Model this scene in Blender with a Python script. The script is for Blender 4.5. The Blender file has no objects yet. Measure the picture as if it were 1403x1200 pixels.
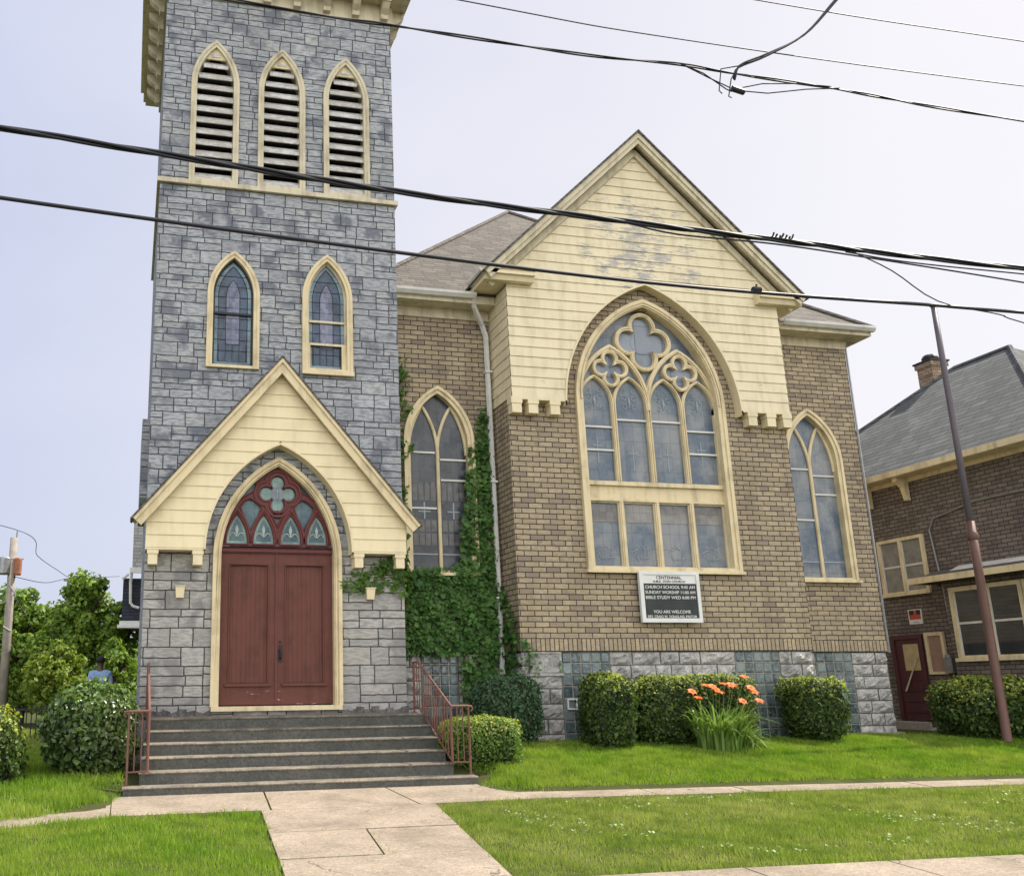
import bpy, math, random
import numpy as np
from mathutils import Vector, Matrix
from mathutils.geometry import delaunay_2d_cdt
R_ = random.Random(7)
rng = np.random.default_rng(11)
sc = bpy.context.scene
COL = sc.collection
PI = math.pi

# ------------------------------------------------------------------ camera
cam = bpy.data.cameras.new('camera'); camo = bpy.data.objects.new('camera', cam); COL.objects.link(camo)
cam.sensor_width = 36; cam.sensor_fit = 'HORIZONTAL'
cam.lens = 1293.27 / 1403 * 36
cam.shift_x = (701.5 - 477.54) / 1403; cam.shift_y = (623.2 - 600) / 1403
cam.clip_start = 0.1; cam.clip_end = 4000
yaw, pitch, roll = 0.2281, 0.2407, -0.0118
fw = Vector((math.sin(yaw)*math.cos(pitch), math.cos(yaw)*math.cos(pitch), math.sin(pitch)))
rt = Vector((math.cos(yaw), -math.sin(yaw), 0)); up = rt.cross(fw)
rt2 = math.cos(roll)*rt + math.sin(roll)*up; up2 = -math.sin(roll)*rt + math.cos(roll)*up
M = Matrix((rt2, up2, -fw)).transposed().to_4x4(); M.translation = Vector((-2.390, -15.583, 1.454))
camo.matrix_world = M
sc.camera = camo

# ------------------------------------------------------------------ world, sun, exposure
SUN_EL, SUN_AZ = math.radians(54), math.radians(6)      # azimuth from +X towards +Y
w = bpy.data.worlds.new('World'); sc.world = w; w.use_nodes = True
nt = w.node_tree; nt.nodes.clear()
out = nt.nodes.new('ShaderNodeOutputWorld'); bg = nt.nodes.new('ShaderNodeBackground')
sky = nt.nodes.new('ShaderNodeTexSky'); sky.sky_type = 'NISHITA'; sky.sun_disc = False
sky.sun_elevation = SUN_EL; sky.sun_rotation = PI/2 - SUN_AZ
sky.air_density = 1.0; sky.dust_density = 3.0; sky.ozone_density = 1.5; sky.altitude = 200
tc = nt.nodes.new('ShaderNodeTexCoord'); mp = nt.nodes.new('ShaderNodeMapping'); mp.inputs['Scale'].default_value = (1, 1, 2.2)
nz = nt.nodes.new('ShaderNodeTexNoise'); nz.inputs['Scale'].default_value = 2.2; nz.inputs['Detail'].default_value = 6
rp = nt.nodes.new('ShaderNodeValToRGB'); rp.color_ramp.elements[0].position = .38; rp.color_ramp.elements[0].color = (.84, .84, .84, 1)
rp.color_ramp.elements[1].position = .68; rp.color_ramp.elements[1].color = (.97, .97, .97, 1)
def wm(op, a, b_, c=None, clamp=False):
    n_ = nt.nodes.new('ShaderNodeMath'); n_.operation = op; n_.use_clamp = clamp
    for k, v in enumerate((a, b_, c)):
        if v is None: continue
        if isinstance(v, bpy.types.NodeSocket): nt.links.new(v, n_.inputs[k])
        else: n_.inputs[k].default_value = v
    return n_.outputs[0]
def wmix(f, a, b_):
    n_ = nt.nodes.new('ShaderNodeMix'); n_.data_type = 'RGBA'
    for k, v in ((0, f), (6, a), (7, b_)):
        if isinstance(v, bpy.types.NodeSocket): nt.links.new(v, n_.inputs[k])
        else: n_.inputs[k].default_value = v
    return n_.outputs[2]
sx = nt.nodes.new('ShaderNodeSeparateXYZ'); nt.links.new(tc.outputs['Generated'], sx.inputs[0])
nt.links.new(tc.outputs['Generated'], mp.inputs['Vector']); nt.links.new(mp.outputs['Vector'], nz.inputs['Vector'])
nt.links.new(nz.outputs['Fac'], rp.inputs['Fac'])
east = wm('MULTIPLY_ADD', sx.outputs[0], 1.25, .22, True)             # cloud veil: whiter towards the sun, unseen southern glow added to brighten the facade
south = wm('MULTIPLY_ADD', sx.outputs[1], -1.1, -.05, True)
veil = wmix(east, (4.35, 4.65, 5.85, 1), (6.5, 6.3, 6.45, 1))
veil = wmix(south, veil, (18.5, 18.0, 17.2, 1))
colr = wmix(rp.outputs['Color'], sky.outputs['Color'], veil)
nt.links.new(colr, bg.inputs['Color']); bg.inputs['Strength'].default_value = 0.10
nt.links.new(bg.outputs[0], out.inputs['Surface'])
sl = bpy.data.lights.new('sun', 'SUN'); sl.energy = 5.0; sl.angle = math.radians(0.6); sl.color = (1, .93, .82)
so = bpy.data.objects.new('sun', sl); COL.objects.link(so)
sd = Vector((math.cos(SUN_EL)*math.cos(SUN_AZ), math.cos(SUN_EL)*math.sin(SUN_AZ), math.sin(SUN_EL)))
so.rotation_euler = sd.to_track_quat('Z', 'Y').to_euler(); so.location = (20, 0, 30)
vs = sc.view_settings; sc.display_settings.display_device = 'sRGB'
vs.view_transform = 'Standard'; vs.look = 'None'; vs.gamma = 1; vs.use_curve_mapping = False
vs.exposure = 0.6

# ------------------------------------------------------------------ node helper
class NT:
    def __init__(s, name):
        s.m = bpy.data.materials.new(name); s.m.use_nodes = True; s.t = s.m.node_tree
        s.b = s.t.nodes['Principled BSDF']; s.o = s.t.nodes['Material Output']
    def put(s, sock, v):
        if hasattr(v, 'is_linked') or isinstance(v, bpy.types.NodeSocket): s.t.links.new(v, sock)
        elif v is not None:
            if isinstance(v, (tuple, list)) and len(v) == 3 and sock.type == 'RGBA': v = (*v, 1)
            sock.default_value = v
    def n(s, typ, ins=None, **kw):
        nd = s.t.nodes.new('ShaderNode' + typ)
        for k, v in kw.items(): setattr(nd, k, v)
        for k, v in (ins or {}).items(): s.put(nd.inputs[k], v)
        return nd
    def math(s, op, a, b=None, c=None, clamp=False):
        nd = s.n('Math', operation=op, use_clamp=clamp)
        s.put(nd.inputs[0], a)
        if b is not None: s.put(nd.inputs[1], b)
        if c is not None: s.put(nd.inputs[2], c)
        return nd.outputs[0]
    def mix(s, f, a, b, bt='MIX'):
        nd = s.n('Mix', data_type='RGBA', blend_type=bt); s.put(nd.inputs[0], f); s.put(nd.inputs[6], a); s.put(nd.inputs[7], b)
        return nd.outputs[2]
    def mixf(s, f, a, b):
        nd = s.n('Mix', data_type='FLOAT'); s.put(nd.inputs[0], f); s.put(nd.inputs[2], a); s.put(nd.inputs[3], b)
        return nd.outputs[0]
    def ramp(s, f, stops):
        nd = s.n('ValToRGB'); el = nd.color_ramp.elements
        while len(el) < len(stops): el.new(.5)
        for e, (p, c) in zip(el, stops):
            e.position = p; e.color = (*c, 1) if not isinstance(c, (int, float)) else (c, c, c, 1)
        s.put(nd.inputs['Fac'], f); return nd.outputs['Color']
    def noise(s, scale, detail=3, vec=None, rough=.55, dist=0):
        nd = s.n('TexNoise', {'Scale': scale, 'Detail': detail, 'Roughness': rough, 'Distortion': dist})
        s.put(nd.inputs['Vector'], vec if vec is not None else s.pos()); return nd.outputs['Fac']
    def white(s, vec):
        nd = s.n('TexWhiteNoise', noise_dimensions='3D'); s.put(nd.inputs['Vector'], vec); return nd.outputs['Value']
    def pos(s):
        if not hasattr(s, '_p'): s._g = s.n('NewGeometry'); s._p = s._g.outputs['Position']
        return s._p
    def xyz(s, v):
        nd = s.n('SeparateXYZ'); s.put(nd.inputs[0], v); return nd.outputs
    def comb(s, x=0, y=0, z=0):
        nd = s.n('CombineXYZ'); s.put(nd.inputs[0], x); s.put(nd.inputs[1], y); s.put(nd.inputs[2], z); return nd.outputs[0]
    def scaled(s, sx, sy, sz, vec=None):
        nd = s.n('Mapping'); s.put(nd.inputs['Vector'], vec if vec is not None else s.pos()); nd.inputs['Scale'].default_value = (sx, sy, sz)
        return nd.outputs[0]
    def uv(s):
        """u along the wall, v = height: works on walls that face x or y"""
        x, y, z = s.xyz(s.pos()); nx, ny, _ = s.xyz(s._g.outputs['True Normal'])
        f = s.math('GREATER_THAN', s.math('ABSOLUTE', nx), s.math('ABSOLUTE', ny))
        return s.mixf(f, x, y), z
    def bump(s, h, strength=.4, dist=.01):
        nd = s.n('Bump', {'Strength': strength, 'Distance': dist}); s.put(nd.inputs['Height'], h); s.put(s.b.inputs['Normal'], nd.outputs[0])
    def fin(s, col, rough=.8, spec=.3, metal=0):
        s.put(s.b.inputs['Base Color'], col); s.put(s.b.inputs['Roughness'], rough)
        s.put(s.b.inputs['Specular IOR Level'], spec); s.put(s.b.inputs['Metallic'], metal)
        return s.m

def m_paint(name, col, dirt=(.35, .33, .29), amount=.35, rough=.62, peel=None, scale=3.0):
    s = NT(name)
    streak = s.noise(1, 4, s.scaled(9, 9, 1.2)); blot = s.noise(scale, 5)
    d = s.math('MULTIPLY', s.math('MULTIPLY', streak, blot), 1.7)
    d = s.ramp(d, [(.36, 0.0), (.75, 1.0)])
    c = s.mix(s.math('MULTIPLY', d, amount), col, tuple(a*b for a, b in zip(col, dirt)))
    v = s.noise(.9, 2)
    c = s.mix(.35, c, s.ramp(v, [(.3, tuple(a*.86 for a in col)), (.7, tuple(min(1, a*1.08) for a in col))]))
    h = s.noise(45, 3)
    if peel:
        cx, cz, rx, rz, thr = peel
        x, y, z = s.xyz(s.pos())
        dx = s.math('DIVIDE', s.math('SUBTRACT', x, cx), rx); dz = s.math('DIVIDE', s.math('SUBTRACT', z, cz), rz)
        rad = s.math('ADD', s.math('MULTIPLY', dx, dx), s.math('MULTIPLY', dz, dz))
        fall = s.math('SUBTRACT', 1, rad, clamp=True)
        n1 = s.noise(1, 6, s.scaled(4.5, 4.5, 26), .72); n0 = s.noise(2.3, 3)
        q = s.math('ADD', s.math('MULTIPLY', n1, .62), s.math('ADD', s.math('MULTIPLY', n0, .38), s.math('MULTIPLY', fall, .13)))
        mk = s.ramp(q, [(thr, 0.0), (thr+.025, 1.0)])
        c = s.mix(mk, c, s.mix(s.noise(14, 3), (.3, .28, .26), (.52, .5, .46)))
        h = s.math('SUBTRACT', h, s.math('MULTIPLY', mk, .8))
    s.bump(h, .25, .004)
    return s.fin(c, rough)

def m_plain(name, col, rough=.6, var=.15, scale=6, metal=0, bump=.15, spec=.4):
    s = NT(name); n = s.noise(scale, 5)
    c = s.ramp(n, [(.25, tuple(a*(1-var) for a in col)), (.75, tuple(min(1, a*(1+var)) for a in col))])
    if bump: s.bump(s.noise(scale*8, 3), bump, .004)
    return s.fin(c, rough, spec, metal)

def m_ashlar(name, W=.70, H=.25, light=(.44, .46, .485), dark=(.095, .11, .15), mortar=(.055, .06, .075)):
    s = NT(name); u, v = s.uv()
    wob = s.noise(5, 2); u = s.math('ADD', u, s.math('MULTIPLY', s.math('SUBTRACT', wob, .5), .03))
    wob2 = s.noise(6.3, 2, s.scaled(1, 1, 1.3)); v = s.math('ADD', v, s.math('MULTIPLY', s.math('SUBTRACT', wob2, .5), .03))
    row = s.math('FLOOR', s.math('DIVIDE', v, H)); fv = s.math('SUBTRACT', v, s.math('MULTIPLY', row, H))
    uo = s.math('ADD', u, s.math('MULTIPLY', s.white(s.comb(row, 3.3, 1.7)), W*7))
    col = s.math('FLOOR', s.math('DIVIDE', uo, W)); fu = s.math('SUBTRACT', uo, s.math('MULTIPLY', col, W))
    h1 = s.white(s.comb(col, row, 5.1)); h2 = s.white(s.comb(col, row, 9.7))
    split = s.math('GREATER_THAN', h1, .3)
    s1 = s.math('MULTIPLY', s.math('ADD', .4, s.math('MULTIPLY', h2, .2)), H)
    low = s.math('LESS_THAN', fv, s1); lows = s.math('MULTIPLY', low, split)
    lov = s.math('MULTIPLY', s.math('MULTIPLY', split, s.math('SUBTRACT', 1, low)), s1)
    hiv = s.math('SUBTRACT', H, s.math('MULTIPLY', lows, s.math('SUBTRACT', H, s1)))
    h3 = s.white(s.comb(col, row, s.math('ADD', lows, 13.3)))
    p = s.math('MULTIPLY', s.math('ADD', .28, s.math('MULTIPLY', h3, .44)), W)
    left = s.math('LESS_THAN', fu, p)
    lou = s.math('MULTIPLY', s.math('SUBTRACT', 1, left), p); hiu = s.math('SUBTRACT', W, s.math('MULTIPLY', left, s.math('SUBTRACT', W, p)))
    d = s.math('MINIMUM', s.math('MINIMUM', s.math('SUBTRACT', fu, lou), s.math('SUBTRACT', hiu, fu)),
               s.math('MINIMUM', s.math('SUBTRACT', fv, lov), s.math('SUBTRACT', hiv, fv)))
    mk = s.ramp(s.math('MULTIPLY', d, 10), [(.055, 0.0), (.115, 1.0)])
    sid = s.white(s.comb(s.math('ADD', col, s.math('MULTIPLY', left, .37)), row, s.math('ADD', 21.1, s.math('MULTIPLY', lows, .71))))
    base = s.ramp(sid, [(0, tuple(.8*a for a in light)), (.45, light), (.8, tuple(1.12*a for a in light)), (1, (light[0]*1.1, light[1]*1.06, light[2]*.98))])
    # blurred dark smudges at the end of some stones and a fine cleft grain, like the pressed siding
    g = s.noise(1, 5, s.scaled(7, 7, 26)); g2 = s.noise(38, 4)
    sm = s.noise(2.6, 3); smk = s.math('MULTIPLY', s.ramp(sm, [(.5, 0.0), (.6, 1.0)]), s.math('GREATER_THAN', s.white(s.comb(row, col, 31.7)), .35))
    base = s.mix(s.math('MULTIPLY', smk, .8), base, dark)
    base = s.mix(s.math('MULTIPLY', s.ramp(g, [(.40, 1.0), (.56, 0.0)]), .55), base, tuple(.95*a for a in dark))
    base = s.mix(s.math('MULTIPLY', s.ramp(g2, [(.35, 1.0), (.6, 0.0)]), .3), base, dark)
    st = s.noise(1, 4, s.scaled(1.6, 1.6, .35)); base = s.mix(.5, base, s.mix(s.ramp(st, [(.35, 0.0), (.7, 1.0)]), base, tuple(.55*a for a in light)))
    c = s.mix(mk, mortar, base)
    hh = s.math('ADD', s.math('MULTIPLY', mk, .6), s.math('ADD', s.math('MULTIPLY', g, .9), s.math('MULTIPLY', g2, .15)))
    s.bump(hh, .8, .014)
    return s.fin(c, .86, .25)

def m_brick(name, bw=.275, bh=.0979, c1=(.45, .37, .25), c2=(.35, .29, .195), cd=(.215, .17, .145), mortar=(.03, .026, .024), dk=.14, z0=2.248, soldier=False, weather=.5, msize=.0075):
    s = NT(name); u, v = s.uv()
    if soldier: u, v = v, u
    u = s.math('ADD', u, s.math('MULTIPLY', s.math('SUBTRACT', s.noise(7, 2), .5), .012))
    row = s.math('FLOOR', s.math('DIVIDE', s.math('SUBTRACT', v, z0), bh)); fv = s.math('SUBTRACT', s.math('SUBTRACT', v, z0), s.math('MULTIPLY', row, bh))
    odd = s.math('ABSOLUTE', s.math('MODULO', row, 2)); 
    uo = s.math('ADD', u, s.math('MULTIPLY', odd, bw*.5)) if not soldier else u
    col = s.math('FLOOR', s.math('DIVIDE', uo, bw)); fu = s.math('SUBTRACT', uo, s.math('MULTIPLY', col, bw))
    d = s.math('MINIMUM', s.math('MINIMUM', fu, s.math('SUBTRACT', bw, fu)), s.math('MINIMUM', fv, s.math('SUBTRACT', bh, fv)))
    mk = s.ramp(s.math('DIVIDE', d, .02), [(msize/.02-.1, 0.0), (msize/.02+.12, 1.0)])
    r1 = s.white(s.comb(col, row, 1.3)); r2 = s.white(s.comb(col, row, 7.7))
    b = s.ramp(r1, [(0, c2), (.5, tuple((a+b_)/2 for a, b_ in zip(c1, c2))), (1, c1)])
    nn = s.noise(.8, 3)
    isd = s.math('GREATER_THAN', s.math('ADD', r2, s.math('MULTIPLY', s.math('SUBTRACT', nn, .5), .9)), 1-dk)
    b = s.mix(s.math('MULTIPLY', isd, s.mixf(s.white(s.comb(row, col, 3.1)), .35, .9)), b, cd)
    g = s.noise(40, 4); g1 = s.noise(1, 4, s.scaled(10, 10, 32))
    b = s.mix(s.math('MULTIPLY', s.ramp(g1, [(.38, 1.0), (.6, 0.0)]), .5), b, cd)
    wst = s.noise(1, 5, s.scaled(2.5, 2.5, .5)); b = s.mix(s.math('MULTIPLY', s.ramp(wst, [(.45, 0.0), (.75, 1.0)]), weather), b, tuple(a*.55 for a in c2))
    c = s.mix(mk, mortar, b)
    s.bump(s.math('ADD', s.math('MULTIPLY', mk, .7), s.math('MULTIPLY', s.math('ADD', g, g1), .25)), .6, .01)
    return s.fin(c, .88, .22)

def m_shingle(name, c1, c2, cd, row=.15, wid=.3):
    s = NT(name); u, v = s.uv(); v = s.math('MULTIPLY', v, 1.45)
    v = s.math('ADD', v, s.math('MULTIPLY', s.math('SUBTRACT', s.noise(2.5, 2), .5), .05))
    r = s.math('FLOOR', s.math('DIVIDE', v, row)); fv = s.math('FRACT', s.math('DIVIDE', v, row))
    uo = s.math('ADD', s.math('DIVIDE', u, wid), s.math('MULTIPLY', s.white(s.comb(r, 2.2, 8.1)), 5)); cc = s.math('FLOOR', uo); fu = s.math('FRACT', uo)
    rnd = s.white(s.comb(cc, r, 4.4))
    b = s.ramp(rnd, [(0, c2), (.6, c1), (1, tuple(a*1.2 for a in c1))])
    n = s.noise(1.1, 4); b = s.mix(s.ramp(n, [(.4, 0.0), (.7, .8)]), b, c2)
    b = s.mix(s.math('MULTIPLY', s.ramp(s.noise(50, 2), [(.3, 1.0), (.6, 0.0)]), .35), b, cd)
    e = s.math('MAXIMUM', s.math('LESS_THAN', fv, .17), s.math('LESS_THAN', fu, .05))
    b = s.mix(s.math('MULTIPLY', e, .8), b, cd)
    s.bump(s.math('ADD', s.math('SUBTRACT', 1, fv), s.math('MULTIPLY', rnd, .5)), .7, .02)
    return s.fin(b, .9, .2)

def m_glass(name, base=(.13, .15, .185), tint=(.2, .2, .21), pane=(.16, .22), rough=.14, z0=0, light=(.3, .29, .27), reddish=.0):
    """leaded panes behind a dull storm sheet"""
    s = NT(name); u, v = s.uv(); pw, ph = pane
    cu = s.math('FLOOR', s.math('DIVIDE', u, pw)); fu = s.math('FRACT', s.math('DIVIDE', u, pw))
    rv = s.math('FLOOR', s.math('DIVIDE', s.math('SUBTRACT', v, z0), ph)); fv = s.math('FRACT', s.math('DIVIDE', s.math('SUBTRACT', v, z0), ph))
    rnd = s.white(s.comb(cu, rv, 2.9))
    n = s.noise(1.3, 4, dist=.6); n2 = s.noise(9, 3, dist=1.0)
    c = s.mix(s.ramp(n, [(.4, 0.0), (.6, 1.0)]), tuple(.8*a for a in base), tuple(1.15*a for a in tint))  # tint and pale mottling put uneven sky reflections into the colour
    c = s.mix(s.math('MULTIPLY', s.math('GREATER_THAN', rnd, .72), .22), c, light)
    c = s.mix(s.math('MULTIPLY', s.math('LESS_THAN', rnd, .25), .2), c, tuple(.5*a for a in base))
    vo = s.n('TexVoronoi', {'Scale': 9.0}, feature='DISTANCE_TO_EDGE'); s.put(vo.inputs['Vector'], s.pos())
    ld = s.ramp(vo.outputs['Distance'], [(.0, 1.0), (.05, 0.0)])
    orn = s.ramp(s.noise(1.05, 2), [(.52, 0.0), (.6, 1.0)])
    e = s.math('MAXIMUM', s.math('MULTIPLY', s.math('MAXIMUM', s.math('LESS_THAN', fu, .05), s.math('LESS_THAN', fv, .035)), s.math('SUBTRACT', 1, orn)), s.math('MULTIPLY', ld, orn))
    c = s.mix(s.math('MULTIPLY', e, .5), c, tuple(.35*a for a in base))
    c = s.mix(s.math('MULTIPLY', s.ramp(n2, [(.45, 0.0), (.75, 1.0)]), .35), c, light)
    s.bump(s.math('ADD', s.noise(2.2, 3), s.math('MULTIPLY', rnd, .3)), .12, .03)
    return s.fin(c, rough, .4)

def m_leaf(name, cols, trans=.35, rough=.55, spec=.35):
    s = NT(name); s.pos(); rnd = s._g.outputs['Random Per Island']
    c = s.ramp(rnd, [(i/(len(cols)-1), c) for i, c in enumerate(cols)])
    big = s.noise(1.7, 2); c = s.mix(s.ramp(big, [(.35, .0), (.7, .35)]), c, tuple(min(1, 1.35*a) for a in cols[-1]))
    s.fin(c, rough, spec)
    tr = s.n('BsdfTranslucent'); s.put(tr.inputs['Color'], s.mix(1, c, (1.25, 1.25, .55), 'MULTIPLY'))
    ms = s.n('MixShader'); s.put(ms.inputs[0], trans); s.t.links.new(s.b.outputs[0], ms.inputs[1]); s.t.links.new(tr.outputs[0], ms.inputs[2])
    s.t.links.new(ms.outputs[0], s.o.inputs['Surface'])
    return s.m

def m_concrete(name, col, col2, scale=1.2, crack=True):
    s = NT(name); n = s.noise(scale, 5); sp = s.noise(70, 3); sp2 = s.noise(16, 4)
    c = s.ramp(n, [(.3, col2), (.7, col)])
    sp3 = s.noise(34, 2, rough=.7); c = s.mix(s.math('MULTIPLY', s.ramp(sp3, [(.36, 1.0), (.5, 0.0)]), .5), c, tuple(.5*a for a in col2)); c = s.mix(s.math('MULTIPLY', s.ramp(sp, [(.38, 1.0), (.55, 0.0)]), .45), c, tuple(.45*a for a in col2))
    c = s.mix(s.math('MULTIPLY', s.ramp(sp2, [(.5, 0.0), (.72, 1.0)]), .4), c, tuple(min(1, 1.25*a) for a in col))
    st = s.noise(.7, 6, rough=.7); c = s.mix(s.math('MULTIPLY', s.ramp(st, [(.5, 0.0), (.62, 1.0)]), .45), c, tuple(.55*a for a in col2))
    h = s.math('ADD', sp, sp2)
    if crack:
        vo = s.n('TexVoronoi', {'Scale': .55}, feature='DISTANCE_TO_EDGE')
        wv = s.n('VectorMath', {0: s.pos()}, operation='ADD')
        nn = s.n('TexNoise', {'Scale': 2.2, 'Detail': 5}); s.put(nn.inputs['Vector'], s.pos())
        sc_ = s.n('VectorMath', {0: nn.outputs['Color'], 1: (.7, .7, .7)}, operation='MULTIPLY'); s.put(wv.inputs[1], sc_.outputs[0])
        s.put(vo.inputs['Vector'], wv.outputs[0])
        ck = s.math('MULTIPLY', s.math('LESS_THAN', vo.outputs['Distance'], .005), s.math('GREATER_THAN', s.noise(.5, 1), .56))
        c = s.mix(s.math('MULTIPLY', ck, .7), c, (.07, .06, .045))
    s.bump(h, .35, .006)
    return s.fin(c, .9, .2)

CREAM = (.74, .65, .44)
MAT = {}
MAT['cream'] = m_paint('cream paint', CREAM, amount=.4)
MAT['cream_porch'] = m_paint('cream porch siding', (.76, .665, .445), amount=.3)
MAT['cream_gable'] = m_paint('weathered cream siding', (.725, .645, .455), amount=.5, peel=(7.35, 9.95, 2.0, 1.8, .632))
MAT['trim'] = m_paint('cream trim', (.68, .58, .375), amount=.85, rough=.6)
MAT['trim_worn'] = m_paint('worn cream trim', (.60, .54, .395), amount=1.0)
MAT['ashlar'] = m_ashlar('grey ashlar siding')
MAT['ashlar_low'] = m_ashlar('pale grey ashlar siding', W=.86, H=.30, light=(.455, .445, .43), dark=(.17, .17, .178), mortar=(.04, .04, .045))
MAT['brick'] = m_brick('tan brick', dk=.2)
MAT['soldier'] = m_brick('tan soldier brick', bw=.225, bh=.088, soldier=True, z0=0, dk=.06, weather=.2)
MAT['hbrick'] = m_brick('brown house brick', bw=.25, bh=.092, c1=(.23, .2, .168), c2=(.165, .143, .122), cd=(.12, .102, .098), mortar=(.03, .026, .026), dk=.3, z0=0)
MAT['chimbrick'] = m_brick('orange chimney brick', bw=.22, bh=.09, c1=(.42, .34, .24), c2=(.33, .25, .175), cd=(.18, .1, .07), mortar=(.14, .11, .09), z0=0)
MAT['roof'] = m_shingle('brown grey shingles', (.145, .13, .115), (.1, .092, .084), (.04, .036, .034))
MAT['hroof'] = m_shingle('blue grey shingles', (.118, .124, .124), (.08, .085, .085), (.028, .032, .036), row=.2, wid=.45)
MAT['slate'] = m_shingle('dark slate', (.05, .055, .075), (.035, .04, .055), (.015, .015, .02))
MAT['white'] = m_plain('white enamel', (.66, .67, .67), .4, .1)
MAT['gutter'] = m_plain('dull white metal', (.58, .575, .55), .45, .18, 3)
MAT['red'] = m_paint('oxblood paint', (.125, .044, .034), dirt=(.4, .42, .42), amount=.9, rough=.62, peel=(0, 1.25, 1.4, .5, .70), scale=5)
MAT['red_dark'] = m_paint('dark oxblood paint', (.13, .036, .036), dirt=(.5, .5, .5), amount=.5, rough=.5)
MAT['glass'] = m_glass('storm glazed leaded glass', base=(.105, .15, .215), tint=(.19, .2, .215), light=(.22, .25, .27), rough=.28, pane=(.2, .3))
MAT['glass_wing'] = m_glass('dark leaded glass', base=(.025, .034, .052), tint=(.05, .06, .078), pane=(.13, .3), light=(.12, .115, .105), rough=.25)
MAT['glass_tower'] = m_glass('blue leaded glass', base=(.022, .045, .085), tint=(.04, .07, .13), pane=(.11, .13), light=(.1, .15, .22), rough=.25)
MAT['glass_border'] = m_glass('aqua border glass', base=(.07, .15, .22), tint=(.13, .24, .31), pane=(.3, .09), light=(.32, .33, .26))
MAT['glass_lilac'] = m_glass('lilac glass', base=(.065, .085, .17), tint=(.15, .165, .26), pane=(.06, .1), light=(.3, .3, .36))
MAT['glass_aqua'] = m_glass('aqua fanlight glass', base=(.035, .085, .125), tint=(.075, .15, .17), pane=(.4, .4), light=(.16, .24, .24), rough=.3)
MAT['glass_blue'] = m_glass('slate blue glass', base=(.15, .185, .24), tint=(.2, .23, .28), pane=(.6, .6), light=(.26, .29, .33), rough=.22)
MAT['maroon'] = m_paint('maroon door paint', (.075, .022, .026), amount=.6, rough=.5)
MAT['glass_lobe'] = m_glass('sea green glass', base=(.12, .22, .22), tint=(.2, .31, .28), pane=(.09, .09), light=(.3, .38, .32), rough=.3)
MAT['pale_glass'] = m_plain('milky glass', (.3, .36, .34), .3, .2, 20)
MAT['glass_brown'] = m_glass('brownish glass', base=(.15, .145, .145), tint=(.21, .205, .2), pane=(.14, .2), light=(.25, .24, .23), rough=.28)
MAT['pane_warm'] = m_plain('warm pane', (.10, .102, .105), .3, .4, 8)
MAT['dim_glass'] = m_plain('dim milky glass', (.24, .285, .32), .3, .2, 20)
MAT['hglass'] = m_plain('dark window glass', (.035, .04, .045), .06, .4, 1.2, bump=0, spec=.6)
MAT['curtain'] = m_plain('drawn blind behind glass', (.19, .19, .18), .25, .35, 5, spec=.5)
MAT['black'] = m_plain('black', (.012, .012, .014), .5, .3)
MAT['wire'] = m_plain('black cable sheath', (.015, .016, .022), .5, .3)
MAT['steel'] = m_plain('galvanised steel', (.3, .31, .32), .45, .2, 8, metal=.7)
MAT['rail'] = m_paint('rusty rose paint', (.175, .085, .065), dirt=(.45, .35, .3), amount=.9, rough=.6, scale=9)
MAT['pole'] = m_paint('faded maroon paint', (.125, .068, .054), dirt=(.5, .4, .35), amount=.8, rough=.55)
MAT['pole_top'] = m_paint('sky tinted violet grey paint', (.115, .1, .12), dirt=(.5, .4, .4), amount=.8, rough=.5)  # the sky's bluish cast put into the upper tube's colour
MAT['wood'] = m_plain('weathered pole wood', (.27, .24, .21), .85, .25, 5)
MAT['rust'] = m_plain('rusted steel', (.32, .13, .07), .8, .35, 9)
MAT['slat'] = m_paint('peeling slat paint', (.60, .60, .60), dirt=(.3, .32, .36), amount=1.0, scale=5, peel=(0, 11.6, 9, 9, .62))
MAT['stone'] = m_concrete('rock faced stone', (.6, .585, .56), (.27, .27, .27), 6, False)
MAT['base_stone'] = m_concrete('stained base stone', (.16, .155, .15), (.05, .05, .052), 5, False)
MAT['dark_mortar'] = m_plain('dark mortar', (.09, .088, .085), .9, .3)
MAT['riser'] = m_concrete('dark painted concrete', (.135, .132, .118), (.075, .08, .075), 1.6, False)
MAT['tread'] = m_concrete('worn tread', (.30, .25, .19), (.10, .10, .09), 2.6, False)
MAT['walk'] = m_concrete('tan concrete', (.365, .305, .24), (.24, .198, .153), 1.6)
MAT['asphalt'] = m_concrete('asphalt', (.06, .06, .06), (.04, .04, .04), 1, False)
MAT['kerb'] = m_concrete('kerb', (.4, .37, .33), (.3, .28, .25), 1, False)
MAT['bark'] = m_plain('bark', (.09, .07, .05), .9, .4, 9, bump=.5)
MAT['skin'] = m_plain('dark brown skin', (.07, .04, .028), .5, .1)
MAT['shirt'] = m_plain('light blue cotton', (.22, .33, .55), .8, .2, 14)
MAT['hair'] = m_plain('black hair', (.008, .008, .009), .7, .2)
MAT['trouser'] = m_plain('dark cloth', (.03, .03, .04), .8, .2)
MAT['ivy'] = m_leaf('ivy leaf', [(.022, .065, .014), (.036, .10, .02), (.054, .135, .027), (.09, .185, .04)], .22)
MAT['ivy_light'] = m_leaf('tender ivy leaf', [(.04, .10, .015), (.07, .15, .025), (.11, .2, .035)], .35)
MAT['yew'] = m_leaf('privet leaf', [(.014, .04, .009), (.027, .064, .012), (.05, .095, .017), (.10, .145, .03)], .3)
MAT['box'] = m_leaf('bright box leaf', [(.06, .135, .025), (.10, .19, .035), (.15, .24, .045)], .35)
MAT['holly'] = m_leaf('dark glossy leaf', [(.018, .045, .015), (.03, .068, .02), (.055, .105, .03), (.15, .2, .06)], .2, .35, .5)
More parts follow.
